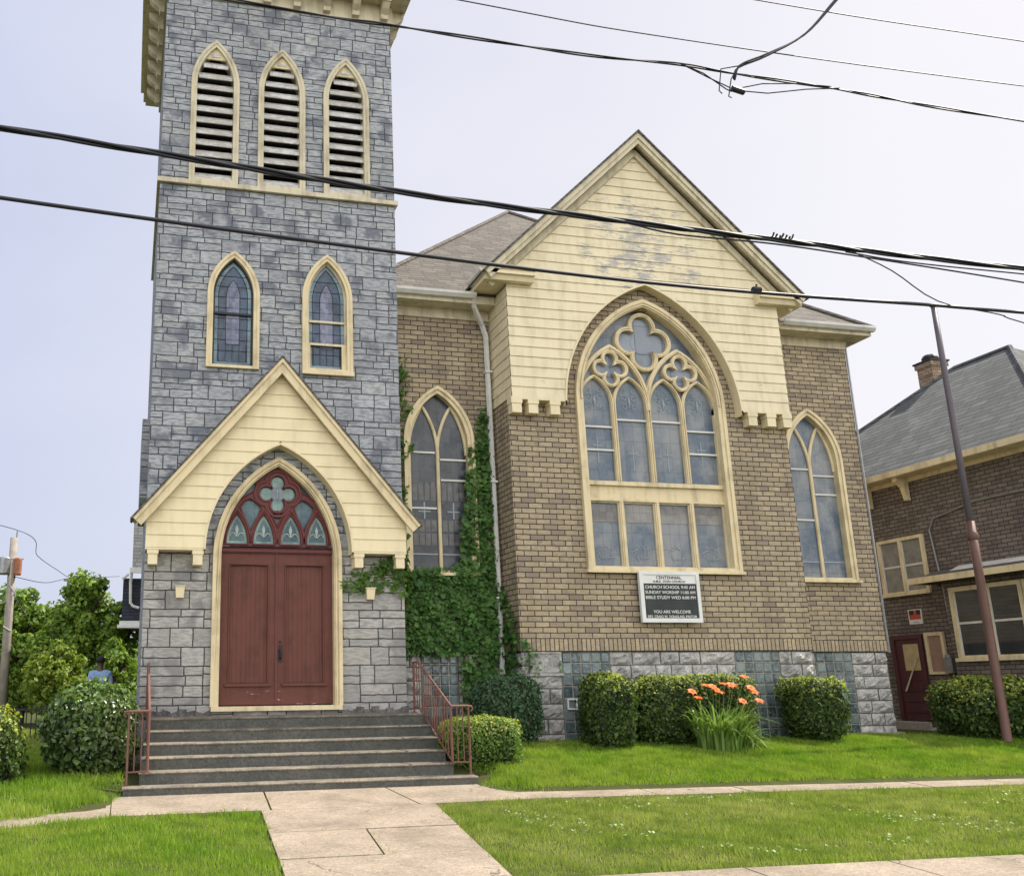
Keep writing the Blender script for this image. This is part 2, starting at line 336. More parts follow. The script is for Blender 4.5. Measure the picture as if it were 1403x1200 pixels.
MAT['bluegreen'] = m_leaf('blue green leaf', [(.026, .065, .034), (.043, .098, .046), (.07, .13, .058)], .25)
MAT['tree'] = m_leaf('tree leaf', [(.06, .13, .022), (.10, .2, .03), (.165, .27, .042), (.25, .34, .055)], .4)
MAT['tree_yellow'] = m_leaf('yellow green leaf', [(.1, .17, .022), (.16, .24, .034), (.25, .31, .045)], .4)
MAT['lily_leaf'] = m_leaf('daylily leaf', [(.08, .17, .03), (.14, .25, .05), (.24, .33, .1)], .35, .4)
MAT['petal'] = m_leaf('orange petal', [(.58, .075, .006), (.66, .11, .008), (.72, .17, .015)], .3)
MAT['sun_tint'] = m_leaf('yellow green sun tinted leaf', [(.13, .21, .03), (.21, .29, .04), (.32, .37, .06), (.42, .43, .11)], .4)  # sunlight on the shrub tops put into the leaf colour
MAT['core'] = m_plain('painted inner shade', (.02, .026, .012), .95, .3, 9, bump=.4)  # solid dark body added inside each shrub, standing in for inner shade

def m_grass(name, a, b, c, tip):
    s = NT(name); s.pos(); rnd = s._g.outputs['Random Per Island']
    col = s.ramp(rnd, [(0, a), (.5, b), (.93, c), (1, tip)])
    n = s.noise(.75, 4); col = s.mix(s.ramp(n, [(.36, 0.0), (.7, .6)]), col, tip)
    n2 = s.noise(3.3, 3); col = s.mix(s.math('MULTIPLY', s.ramp(n2, [(.45, 0.0), (.65, 1.0)]), .6), col, tuple(.8*q for q in a))
    s.fin(col, .55, .3)
    tr = s.n('BsdfTranslucent'); s.put(tr.inputs['Color'], s.mix(1, col, (1.2, 1.25, .5), 'MULTIPLY'))
    ms = s.n('MixShader'); s.put(ms.inputs[0], .4); s.t.links.new(s.b.outputs[0], ms.inputs[1]); s.t.links.new(tr.outputs[0], ms.inputs[2])
    s.t.links.new(ms.outputs[0], s.o.inputs['Surface']); return s.m
MAT['grass'] = m_grass('bright lawn blades', (.105, .215, .014), (.16, .30, .024), (.225, .355, .035), (.36, .40, .085))
MAT['grass_dry'] = m_grass('mixed lawn blades', (.12, .205, .022), (.185, .28, .038), (.265, .335, .065), (.45, .44, .19))
MAT['clover'] = m_leaf('clover leaf', [(.13, .22, .05), (.2, .28, .1), (.26, .32, .16)], .2)
def m_ground():
    s = NT('turf soil'); n = s.noise(2.5, 5); n2 = s.noise(30, 3)
    c = s.ramp(n, [(.3, (.045, .05, .018)), (.7, (.07, .09, .025))]); c = s.mix(s.math('MULTIPLY', n2, .5), c, (.05, .045, .022))
    s.bump(n2, .6, .02); return s.fin(c, .95, .1)
MAT['soil'] = m_ground()

# ------------------------------------------------------------------ mesh helper
def link(name, me, mat, parent=None, smooth=False):
    o = bpy.data.objects.new(name, me); COL.objects.link(o)
    if mat is not None:
        for m in (mat if isinstance(mat, (list, tuple)) else [mat]): me.materials.append(MAT[m] if isinstance(m, str) else m)
    if parent is not None: o.parent = parent
    if smooth: me.polygons.foreach_set('use_smooth', [True]*len(me.polygons))
    return o
class MB:
    def __init__(s): s.v = []; s.f = []; s.mi = []
    def add(s, vs, fs, m=0):
        k = len(s.v); s.v += [tuple(p) for p in vs]; s.f += [tuple(i+k for i in f) for f in fs]; s.mi += [m]*len(fs)
    def box(s, x0, x1, y0, y1, z0, z1, m=0):
        x0, x1 = min(x0, x1), max(x0, x1); y0, y1 = min(y0, y1), max(y0, y1); z0, z1 = min(z0, z1), max(z0, z1)
        s.add([(x0,y0,z0),(x1,y0,z0),(x1,y1,z0),(x0,y1,z0),(x0,y0,z1),(x1,y0,z1),(x1,y1,z1),(x0,y1,z1)],
              [(0,3,2,1),(4,5,6,7),(0,1,5,4),(1,2,6,5),(2,3,7,6),(3,0,4,7)], m); return s
    def hexa(s, p, m=0):      # 8 points in box order
        s.add(p, [(0,3,2,1),(4,5,6,7),(0,1,5,4),(1,2,6,5),(2,3,7,6),(3,0,4,7)], m); return s
    def prism(s, poly, a, b, ax='y', m=0):
        n = len(poly)
        def P(p, t): return (p[0], t, p[1]) if ax == 'y' else (t, p[0], p[1]) if ax == 'x' else (p[0], p[1], t)
        s.add([P(p, a) for p in poly] + [P(p, b) for p in poly], [tuple(range(n)), tuple(range(2*n-1, n-1, -1))] + [(i, i+n, (i+1) % n+n, (i+1) % n) for i in range(n)], m); return s
    def tube(s, pts, r, n=8, closed=False, caps=True, m=0):
        pts = [Vector(p) for p in pts]; L = len(pts); rs = r if isinstance(r, (list, tuple)) else [r]*L
        rings = []; prev = None
        for i, p in enumerate(pts):
            if closed: t = (pts[(i+1) % L]-pts[i-1])
            else: t = pts[min(i+1, L-1)]-pts[max(i-1, 0)]
            t = t.normalized() if t.length > 1e-9 else Vector((0,0,1))
            if prev is None:
                a = Vector((0,0,1)) if abs(t.z) < .9 else Vector((0,1,0)); nrm = t.cross(a).normalized()
            else:
                nrm = (prev - t*prev.dot(t)); nrm = nrm.normalized() if nrm.length > 1e-6 else t.orthogonal().normalized()
            prev = nrm; bn = t.cross(nrm)
            rings.append([p + rs[i]*(math.cos(2*PI*k/n)*nrm + math.sin(2*PI*k/n)*bn) for k in range(n)])
        vs = [q for ring in rings for q in ring]; fs = []
        for i in range(L if closed else L-1):
            j = (i+1) % L
            for k in range(n): fs.append((i*n+k, i*n+(k+1) % n, j*n+(k+1) % n, j*n+k))
        if caps and not closed: fs += [tuple(range(n-1, -1, -1)), tuple((L-1)*n+k for k in range(n))]
        s.add(vs, fs, m); return s
    def lathe(s, prof, c, n=16, m=0):
        vs = []; fs = []
        for r, z in prof: vs += [(c[0]+r*math.cos(2*PI*k/n), c[1]+r*math.sin(2*PI*k/n), c[2]+z) for k in range(n)]
        for i in range(len(prof)-1):
            for k in range(n): fs.append((i*n+k, i*n+(k+1) % n, (i+1)*n+(k+1) % n, (i+1)*n+k))
        fs += [tuple(range(n-1, -1, -1)), tuple((len(prof)-1)*n+k for k in range(n))]
        s.add(vs, fs, m); return s
    def plate(s, outer, holes, y0, y1, ax='y', m=0):
        """flat plate with holes between two planes; front at y0"""
        loops = [outer] + list(holes); pts = []; edges = []
        for lp in loops:
            k = len(pts); pts += [Vector(p) for p in lp]; edges += [(k+i, k+(i+1) % len(lp)) for i in range(len(lp))]
        vo, eo, fo, *_ = delaunay_2d_cdt(pts, edges, [], 0, 1e-5)
        def inside(p, poly):
            c = False; j = len(poly)-1
            for i in range(len(poly)):
                a, b = poly[i], poly[j]
                if (a[1] > p[1]) != (b[1] > p[1]) and p[0] < (b[0]-a[0])*(p[1]-a[1])/(b[1]-a[1])+a[0]: c = not c
                j = i
            return c
        def P(p, t): return (p[0], t, p[1]) if ax == 'y' else (t, p[0], p[1]) if ax == 'x' else (p[0], p[1], t)
        tri = []
        for f in fo:
            c = (sum(vo[i][0] for i in f)/3, sum(vo[i][1] for i in f)/3)
            if inside(c, outer) and not any(inside(c, h) for h in holes): tri.append(tuple(f))
        n = len(vo)
        s.add([P(p, y0) for p in vo] + [P(p, y1) for p in vo], tri + [tuple(n+i for i in f[::-1]) for f in tri], m)
        for lp in loops:
            k = len(lp); s.add([P(p, y0) for p in lp]+[P(p, y1) for p in lp], [(i, (i+1) % k, (i+1) % k+k, i+k) for i in range(k)], m)
        return s
    def build(s, name, mat, parent=None, smooth=False, fix=True):
        me = bpy.data.meshes.new(name); me.from_pydata(s.v, [], s.f)
        if max(s.mi, default=0) > 0: me.polygons.foreach_set('material_index', s.mi)
        if fix:
            import bmesh
            bm = bmesh.new(); bm.from_mesh(me); bmesh.ops.recalc_face_normals(bm, faces=bm.faces); bm.to_mesh(me); bm.free()
        me.update(); return link(name, me, mat, parent, smooth)
def tag(o, label=None, cat=None, group=None, kind=None):
    if label: o['label'] = label
    if cat: o['category'] = cat
    if group: o['group'] = group
    if kind: o['kind'] = kind
    return o
def thing(name, label, cat, loc=(0, 0, 0), group=None):
    o = bpy.data.objects.new(name, None); COL.objects.link(o); o.location = (0, 0, 0); o.empty_display_size = .2
    return tag(o, label, cat, group)
def npmesh(name, V, F, mat, parent=None, smooth=False):
    """V (n,3), F (m,k) with constant k"""
    me = bpy.data.meshes.new(name); k = F.shape[1]
    me.vertices.add(len(V)); me.vertices.foreach_set('co', np.ascontiguousarray(V, dtype=np.float32).ravel())
    me.loops.add(F.size); me.loops.foreach_set('vertex_index', np.ascontiguousarray(F, dtype=np.int32).ravel())
    me.polygons.add(len(F)); me.polygons.foreach_set('loop_start', np.arange(0, F.size, k, dtype=np.int32))
    me.update(calc_edges=True); me.validate(); return link(name, me, mat, parent, smooth)

# 2-D outlines
class Arch:
    def __init__(s, cx, w, zs, rise, zb): s.cx, s.w, s.zs, s.zb = cx, w, zs, zb; s.R = (w*w+rise*rise)/(2*w)
    def off(s, t, tb=None):
        a = Arch.__new__(Arch); a.cx, a.w, a.zs, a.zb, a.R = s.cx, s.w-t, s.zs, s.zb+(t if tb is None else tb), s.R-t; return a
    @property
    def rise(s): return math.sqrt(max(0, s.R**2-(s.R-s.w)**2))
    def poly(s, n=12, bottom=True):
        th = math.acos(max(-1, min(1, (s.R-s.w)/s.R))); p = []
        if bottom: p += [(s.cx-s.w, s.zb), (s.cx+s.w, s.zb)]
        p += [(s.cx+s.w-s.R+s.R*math.cos(th*i/n), s.zs+s.R*math.sin(th*i/n)) for i in range(n)]
        p += [(s.cx, s.zs+s.rise)]
        p += [(s.cx-s.w+s.R-s.R*math.cos(th*i/n), s.zs+s.R*math.sin(th*i/n)) for i in range(n-1, -1, -1)]
        return p
    def half(s, z):
        if z <= s.zs: return s.w
        d = s.R**2-(z-s.zs)**2
        return max(0, math.sqrt(d)-(s.R-s.w)) if d > 0 else 0
def quatre(cx, cz, d, r, core, n=72, rot=0):
    p = []
    for i in range(n):
        th = 2*PI*i/n; dx, dz = math.cos(th), math.sin(th); best = core
        for k in range(4):
            a = rot+k*PI/2; ox, oz = d*math.cos(a), d*math.sin(a); b = dx*ox+dz*oz; q = b*b-(d*d-r*r)
            if q > 0: best = max(best, b+math.sqrt(q))
        p.append((cx+best*dx, cz+best*dz))
    return p
def circle(cx, cz, r, n=24): return [(cx+r*math.cos(2*PI*i/n), cz+r*math.sin(2*PI*i/n)) for i in range(n)]
def shrink(poly, t):
    """inward offset of a small polygon"""
    n = len(poly); A = sum(poly[i][0]*poly[(i+1) % n][1]-poly[(i+1) % n][0]*poly[i][1] for i in range(n)); sg = 1 if A > 0 else -1
    o = []
    for i in range(n):
        p0, p1, p2 = Vector(poly[i-1]), Vector(poly[i]), Vector(poly[(i+1) % n])
        e1, e2 = (p1-p0), (p2-p1)
        if e1.length < 1e-9 or e2.length < 1e-9: o.append(tuple(p1)); continue
        n1 = Vector((-e1.y, e1.x)).normalized()*sg; n2 = Vector((-e2.y, e2.x)).normalized()*sg
        b = n1+n2; L = b.length
        if L < .2: o.append(tuple(p1+n1*t)); continue
        b /= L; o.append(tuple(p1+b*(t/max(.35, b.dot(n1)))))
    return o
def loop3(poly, y): return [(p[0], y, p[1]) for p in poly]

# ------------------------------------------------------------------ foliage helper
def leaves(name, P, Nrm, size, mat, parent=None, jitter=.7, aspect=.62, fold=.25):
    P = np.asarray(P, float); n = len(P)
    N = np.asarray(Nrm, float) + rng.normal(0, jitter, (n, 3)); N /= np.linalg.norm(N, axis=1, keepdims=True)+1e-9
    a = rng.normal(0, 1, (n, 3)); a[:, 2] -= .6; T = a-(a*N).sum(1, keepdims=True)*N; T /= np.linalg.norm(T, axis=1, keepdims=True)+1e-9
    B = np.cross(N, T); s = (size*rng.uniform(.6, 1.35, (n, 1)))
    v0 = P - T*s*.5; v2 = P + T*s*.5; v1 = P + B*s*aspect*.5 + N*s*fold*.5 - T*s*.08; v3 = P - B*s*aspect*.5 + N*s*fold*.5 - T*s*.08
    V = np.stack([v0, v1, v2, v3], 1).reshape(-1, 3); i = np.arange(n)[:, None]*4
    F = np.concatenate([i+np.array([[0, 1, 2]]), i+np.array([[0, 2, 3]])], 0)
    return npmesh(name, V, F, mat, parent)
def superdir(n, e):
    d = rng.normal(0, 1, (n, 3)); q = (np.abs(d)**e).sum(1, keepdims=True)**(1/e); return d/q
def lumps(d, seed, k=5.0, amp=.08):
    r = np.random.default_rng(seed); out = np.zeros(len(d))
    for _ in range(5):
        f = r.normal(0, k, 3); out += np.sin(d@f + r.uniform(0, 6.28))
    return 1+amp*out/2
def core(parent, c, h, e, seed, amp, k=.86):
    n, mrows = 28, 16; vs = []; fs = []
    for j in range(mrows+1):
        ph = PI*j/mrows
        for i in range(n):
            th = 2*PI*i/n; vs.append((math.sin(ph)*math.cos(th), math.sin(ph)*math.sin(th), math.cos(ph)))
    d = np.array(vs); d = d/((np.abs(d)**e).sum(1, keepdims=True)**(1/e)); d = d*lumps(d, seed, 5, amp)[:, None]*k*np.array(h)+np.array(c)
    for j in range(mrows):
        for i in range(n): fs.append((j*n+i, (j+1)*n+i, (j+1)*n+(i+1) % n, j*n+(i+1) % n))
    b = MB(); b.add(d, fs); return b.build('shade_core', 'core', parent, fix=False)
def shrub(name, label, c, h, e, mat, n, leaf, seed, amp=.07, group=None, cat='shrub', top_tint='sun_tint'):
    t = thing(name, label, cat, group=group)
    def shell(n, lo, hi):
        d = superdir(n, e); L = lumps(d, seed, 5, amp)*lumps(d, seed+50, 14, amp*.5); r = L*(1-np.abs(rng.normal(0, .11, n)))*rng.uniform(lo, hi, n)
        N = d/np.array(h); N /= np.linalg.norm(N, axis=1, keepdims=True); P = d*r[:, None]*np.array(h)+np.array(c); k = P[:, 2] > c[2]-h[2]*.99
        return P[k], N[k], (d*np.array(h))[k]
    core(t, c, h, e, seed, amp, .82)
    P, N, D = shell(int(n*.8), .93, 1.04); Q, NQ, _ = shell(n//16, 1.03, 1.12)
    up = N[:, 2]+rng.normal(0, .22, len(N)) > .62; rest = np.concatenate([P[~up], Q]); restN = np.concatenate([N[~up], NQ])  # paler leaves on top, darker ones elsewhere: painted sun and shade
    leaves('foliage', rest, restN, leaf*rng.uniform(.55, 1.45, (len(rest), 1)), mat, t, .75)
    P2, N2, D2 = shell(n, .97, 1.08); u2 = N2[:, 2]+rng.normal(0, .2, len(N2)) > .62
    if top_tint: leaves('sun_tint_leaves', P2[u2], N2[u2], leaf*rng.uniform(.5, 1.3, (int(u2.sum()), 1)), top_tint, t, .45)
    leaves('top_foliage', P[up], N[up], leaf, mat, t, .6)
    b = MB(); b.tube([(c[0], c[1], c[2]-h[2]-.12), (c[0]+.02, c[1], c[2])], [.05, .03]); b.build('stem', 'bark', t)
    return t

# ------------------------------------------------------------------ ground, walks, street
def smooth(a, b, x):
    t = np.clip((x-a)/(b-a), 0, 1); return t*t*(3-2*t)
def G(x, y):                                             # level of the walks
    return .06+.04*(np.clip(y, -9.2, -2.0)+2.3)-.01*np.clip(x-2.5, 0, 14)
def gz(x, y):                                            # level of the turf
    x = np.asarray(x, float); y = np.asarray(y, float)
    base = G(x, y)-.004
    bank_r = np.interp(y, [-2.96, -2.94, -2.2, -1.2, -.5, .4, 3, 40, 400], [0, .06, .18, .335, .42, .44, .4, .3, 0.0])
    bank_l = np.interp(y, [-3.6, -3.0, -2.2, -1.2, -.4, 1, 6, 40, 400], [0, .05, .12, .2, .27, .3, .35, .25, 0.0])
    f = smooth(-1.0, 2.2, x)
    mid = (1-smooth(-2.0, -1.6, y))*smooth(-2.9, -2.42, x)*(1-smooth(2.62, 3.1, x))    # under the landing
    edge_l = np.where(y < -2.6, smooth(-3.75, -3.2, y-.42*np.clip(x+3.7, -9, 1.2)), 1)
    z = base+(bank_l*edge_l*(1-f)+bank_r*f)*(1-mid)
    return np.where(y < -9.3, -.33, z)
def axis(*segs):
    o = []
    for a, b, st in segs: o += list(np.arange(a, b, st))
    return np.array(o)
gx = axis((-1500, -60, 120), (-60, -10, 5), (-10, 20, .4), (20, 60, 5), (60, 1500.1, 120))
gy = np.sort(np.concatenate([axis((-1500, -60, 120), (-60, -10, 5), (-9.9, 4, .3), (4, 60, 4), (60, 1500.1, 120)), [-2.96, -2.94, -9.3, -9.29]]))
X, Y = np.meshgrid(gx, gy); Z = gz(X, Y)
nx_, ny_ = len(gx), len(gy); idx = np.arange(nx_*ny_).reshape(ny_, nx_)
F = np.stack([idx[:-1, :-1], idx[:-1, 1:], idx[1:, 1:], idx[1:, :-1]], -1).reshape(-1, 4)
o = npmesh('lawn', np.stack([X, Y, Z], -1).reshape(-1, 3), F, 'soil', smooth=True); tag(o, kind='structure')

def slab(b, poly, lift=.02, thick=.06):
    """concrete slab whose top follows the walk level"""
    n = len(poly); top = [(x, y, float(G(x, y))+lift) for x, y in poly]; bot = [(x, y, z-thick) for x, y, z in top]
    b.add(top+bot, [tuple(range(n)), tuple(range(2*n-1, n-1, -1))]+[(i, (i+1) % n, (i+1) % n+n, i+n) for i in range(n)])
b = MB(); g = .012
slab(b, [(-2.5, -3.62), (-.62-g, -3.62), (-.5-g, -2.08), (-2.5, -2.08)]); slab(b, [(-.62+g, -3.62), (1.25-g, -3.62), (1.2-g, -2.08), (-.5+g, -2.08)])
slab(b, [(1.25+g, -3.62), (3.2, -3.5), (3.2, -2.96), (2.75, -2.5), (2.6, -2.08), (1.2+g, -2.08)])
xs = np.arange(3.2, 30, 1.45)
for k, (x0, x1) in enumerate(zip(xs[:-1], xs[1:])): slab(b, [(x0+g, -3.5), (x1-g, -3.5), (x1-g, -2.93), (x0+g, -2.93)], .014+.006*R_.random())
for x1 in (-2.5, -3.9, -5.3, -6.7, -8.1, -9.5): slab(b, [(x1-1.4+g, -4.2), (x1-g, -4.05 if x1 < -2.6 else -3.62), (x1-g, -2.2), (x1-1.4+g, -2.2)], .014)
o = b.build('path', 'walk'); tag(o, kind='structure')
b = MB(); ys = [-3.62, -5.05, -6.35, -7.6]
for y1, y0 in zip(ys[:-1], ys[1:]):
    xl = lambda y: -.74-.075*(-3.6-y); xr = lambda y: 1.45-.145*(-3.6-y); xm = lambda y: .36-.11*(-3.6-y)
    if y1 > -4 or y1 < -6: slab(b, [(xl(y0), y0+g), (xr(y0), y0+g), (xr(y1), y1-g), (xl(y1), y1-g)])
    else:
        slab(b, [(xl(y0), y0+g), (xm(y0)-g, y0+g), (xm(y1)-g, y1-g), (xl(y1), y1-g)], .022); slab(b, [(xm(y0)+g, y0+g), (xr(y0), y0+g), (xr(y1), y1-g), (xm(y1)+g, y1-g)], .016)
o = b.build('walkway', 'walk'); tag(o, kind='structure')
b = MB(); xs = np.arange(-30, 30.1, 1.5)
for x0, x1 in zip(xs[:-1], xs[1:]): slab(b, [(x0+g, -9.1), (x1-g, -9.1), (x1-g, -7.62), (x0+g, -7.62)], .018+.01*R_.random())
o = b.build('sidewalk', 'walk'); tag(o, kind='structure')
b = MB(); b.box(-80, 80, -9.42, -9.27, -.5, -.2); o = b.build('kerb', 'kerb'); tag(o, kind='structure')
b = MB(); b.box(-300, 300, -21, -9.42, -.6, -.326); o = b.build('road', 'asphalt'); tag(o, kind='structure')

# ------------------------------------------------------------------ the church
CH = thing('church', 'tan brick church with a grey stone clad tower, cream gables and a red double door', 'church')
TW = 2.176; TD = 4.3
# --- tower
door = Arch(-.005, 1.05, 3.55, 1.69, 1.17)
tw1 = Arch(-.825, .44, 8.2, .80, 6.85); tw2 = Arch(.862, .44, 8.25, .84, 6.83)
louv = [Arch(c, .414, 12.35, .90, 10.35) for c in (-1.233, .012, 1.251)]
b = MB()
b.plate([(-TW, 1.0), (TW, 1.0), (TW, 3.75), (-TW, 3.75)], [[(max(-9, p[0]), min(p[1], 3.7499)) for p in [(-1.055, 1.17), (1.045, 1.17), (1.045, 3.55), (1.035, 3.74), (-1.045, 3.74), (-1.055, 3.55)]]], 0, .3)
low = b.build('porch_wall', 'ashlar_low', CH)
b = MB()
b.plate([(-TW, 3.75), (-1.045, 3.75)] + [p for p in Arch(-.005, 1.05, 3.55, 1.69, 1.17).poly(16, False)[::-1] if p[1] > 3.75] + [(1.035, 3.75), (TW, 3.75), (TW, 15), (-TW, 15)],
        [tw1.poly(), tw2.poly()]+[a.poly() for a in louv], 0, .3)
b.box(-TW, -TW+.3, .3, TD, .2, 15); b.box(TW-.3, TW, .3, TD, .2, 15); b.box(-TW+.3, TW-.3, TD-.3, TD, .2, 15)
b.box(-TW+.3, TW-.3, .9, 1.0, 1, 15)
tower = b.build('tower_wall', 'ashlar', CH)
b = MB(); b.box(-TW-.02, TW+.02, -.03, .299, .2, 1.0); b.box(-1.2, 1.2, -.12, -.03, .9, 1.0); b.build('tower_base', 'stone', CH)
b = MB(); b.prism([(1.0, 6.1), (1.0, 4.7), (1.15, 4.62), (3.6, 4.62), (3.6, 6.3), (1.6, 6.3)], -TW-.12, -TW+.01, 'x'); b.build('side_buttress', 'ashlar', CH)
b = MB()
for (x0, x1) in ((-TW-.05, TW+.05),): b.box(x0, x1, -.07, -.002, 10.25, 10.335); b.box(x0, -TW-.001, -.002, TD, 10.25, 10.335); b.box(TW+.001, x1, -.002, TD, 10.25, 10.335)
b.build('belt_course', 'trim_worn', CH)
for x0, x1 in ((-TW-.02, -1.06), (1.06, TW+.02)):
    b = MB()
    for k in range(9):
        a0 = x0+(x1-x0)*k/9; a1 = x0+(x1-x0)*(k+1)/9; h0, h1 = 1.10+R_.uniform(-.03, .05), 1.10+R_.uniform(-.03, .05)
        b.hexa([(a0, -.05+R_.uniform(-.02, .01), 1.02), (a1-.003, -.05, 1.02), (a1-.003, -.001, 1.02), (a0, -.001, 1.02), (a0, -.02, h0), (a1-.003, -.02, h1), (a1-.003, -.001, h1), (a0, -.001, h0)])
    b.build('crumbling_base', 'base_stone', CH)
# cornice
CO = .34
b = MB()
b.box(-TW-.04, TW+.04, -.04, -.003, 14.2, 14.6); b.box(-TW-.04, -TW-.003, -.003, TD-.4, 14.2, 14.6); b.box(TW+.003, TW+.04, -.003, TD-.4, 14.2, 14.6)
b.box(-TW-CO, TW+CO, -CO-.02, TD, 14.6, 14.72); b.box(-TW-CO-.05, TW+CO+.05, -CO-.08, TD+.05, 14.72, 15.0); b.box(-TW-CO-.12, TW+CO+.12, -CO-.15, TD+.12, 15.0, 15.12)
cor = b.build('cornice', 'trim_worn', CH)
b = MB(); e = TW+CO+.12; b.add([(-e, -CO-.15, 15.12), (e, -CO-.15, 15.12), (e, TD+.12, 15.12), (-e, TD+.12, 15.12), (0, TD/2, 18.2)], [(0,1,4),(1,2,4),(2,3,4),(3,0,4),(3,2,1,0)]); b.build('tower_roof', 'roof', CH)
def cbr(x, y, front=True):
    q = MB(); pr = [(0, 14.24), (-.08, 14.25), (-.1, 14.33), (-.2, 14.4), (-.27, 14.48), (-.28, 14.597), (0, 14.597)]
    if front: q.prism([(-.042+p[0], p[1]) for p in pr], x-.07, x+.07, 'x'); q.box(x-.085, x+.085, -.345, -.3, 14.5, 14.597)
    else:
        sx = -1 if x < 0 else 1; q.prism([(x+sx*(.042-p[0])-sx*0, p[1]) for p in pr], y-.07, y+.07, 'y')
    return q.build('bracket', 'trim_worn', cor)
for k in range(8): cbr(-TW+.14+k*(2*TW-.28)/7, 0)
for k in range(8): cbr(-TW, .15+k*.5, False); cbr(TW, .15+k*.5, False)
# belfry windows
for a in louv:
    b = MB(); b.plate(a.poly(), [a.off(.075, .05).poly()], -.05, .28); b.plate(a.off(-.03, -.02).poly(), [a.off(.02, .02).poly()], -.062, -.002)
    fr = b.build('belfry_window', 'trim_worn', CH)
    b = MB(); b.plate(a.off(.074).poly(), [], .24, .27); b.build('backing', 'black', fr)
    b = MB(); z = a.zb+.06; i = a.off(.076)
    while z < a.zs+a.rise-.25:
        h = i.half(z+.1)
        if h > .06:
            t = R_.uniform(-.008, .008)
            b.hexa([(i.cx-h, .0+t, z), (i.cx+h, .0-t, z), (i.cx+h, .09, z+.14), (i.cx-h, .09, z+.14), (i.cx-h, .0+t, z+.025), (i.cx+h, .0-t, z+.025), (i.cx+h, .09, z+.165), (i.cx-h, .09, z+.165)])
            b.box(i.cx-h, i.cx+h, -.01, .012, z-.012, z+.05)
        z += .232
    b.build('louver_slats', 'slat', fr)
    b = MB(); j = a.off(.073); zt = a.zs+a.rise*.62; b.plate([(j.cx-j.half(zt), zt)]+[(j.cx+j.half(zt), zt)]+[p for p in j.poly(12, False) if p[1] > zt+.01], [], .0, .03); b.build('head_panel', 'trim', fr)
# tower stained glass
for k, a in enumerate((tw1, tw2)):
    b = MB(); b.plate(a.poly(), [a.off(.085, .085 if k else .03).poly()], -.045, .2); b.plate(a.off(-.02).poly(), [a.off(.03).poly()], -.06, -.002)
    if k: b.box(a.cx-a.w-.03, a.cx+a.w+.03, -.09, -.061, a.zb-.03, a.zb+.04)
    fr = b.build('stained_glass_window', 'trim', CH)
    i = a.off(.084, .084 if k else .03); gl = .075
    b = MB(); b.plate(i.poly(), [i.off(.035).poly()], gl-.03, gl+.03); b.build('sash', 'black' if not k else 'trim_worn', fr)
    b = MB(); b.plate(i.off(.034).poly(), [i.off(.1).poly()], gl, gl+.01); b.build('border_glass', 'glass_border', fr)
    b = MB(); b.plate(i.off(.1).poly(), [], gl+.004, gl+.012); b.build('glass', 'glass_tower', fr)
    c = Arch(i.cx, .12, a.zs-.02, .34, i.zb+.42); b = MB(); b.plate(c.poly(), [], gl-.004, gl+.003); b.build('center_glass', 'glass_lilac', fr)
    b = MB(); b.tube(loop3(c.poly(), gl-.006), .006, 5, True); b.tube(loop3(i.off(.1).poly(), gl-.002), .007, 5, True)
    for q in range(1, 9):
        zz = i.zb+.1+q*.2; h = i.off(.04).half(zz)
        if h > .05: b.tube([(i.cx-h, gl-.003, zz), (i.cx+h, gl-.003, zz)], .004, 5)
    for xx in (-.24, -.12, 0, .12, .24):
        b.tube([(i.cx+xx, gl-.003, i.zb+.1), (i.cx+xx, gl-.003, i.zb+.42)], .004, 5)
    b.build('leading', 'black', fr)
    b = MB(); zr = 7.86 if k == 0 else 7.83; b.box(i.cx-i.w+.02, i.cx+i.w-.02, gl-.045, gl-.007, zr-.02, zr+.02)
    b.build('meeting_rail', 'black' if k == 0 else 'trim_worn', fr)
    if k:
        b = MB(); b.plate([(i.cx-i.w, i.zb), (i.cx+i.w, i.zb), (i.cx+i.w, i.zb+.5), (i.cx-i.w, i.zb+.5)], [[(i.cx-i.w+.05, i.zb+.03), (i.cx+i.w-.09, i.zb+.03), (i.cx+i.w-.09, i.zb+.46), (i.cx-i.w+.05, i.zb+.46)]], gl-.06, gl-.032); b.build('lower_sash', 'trim', fr)
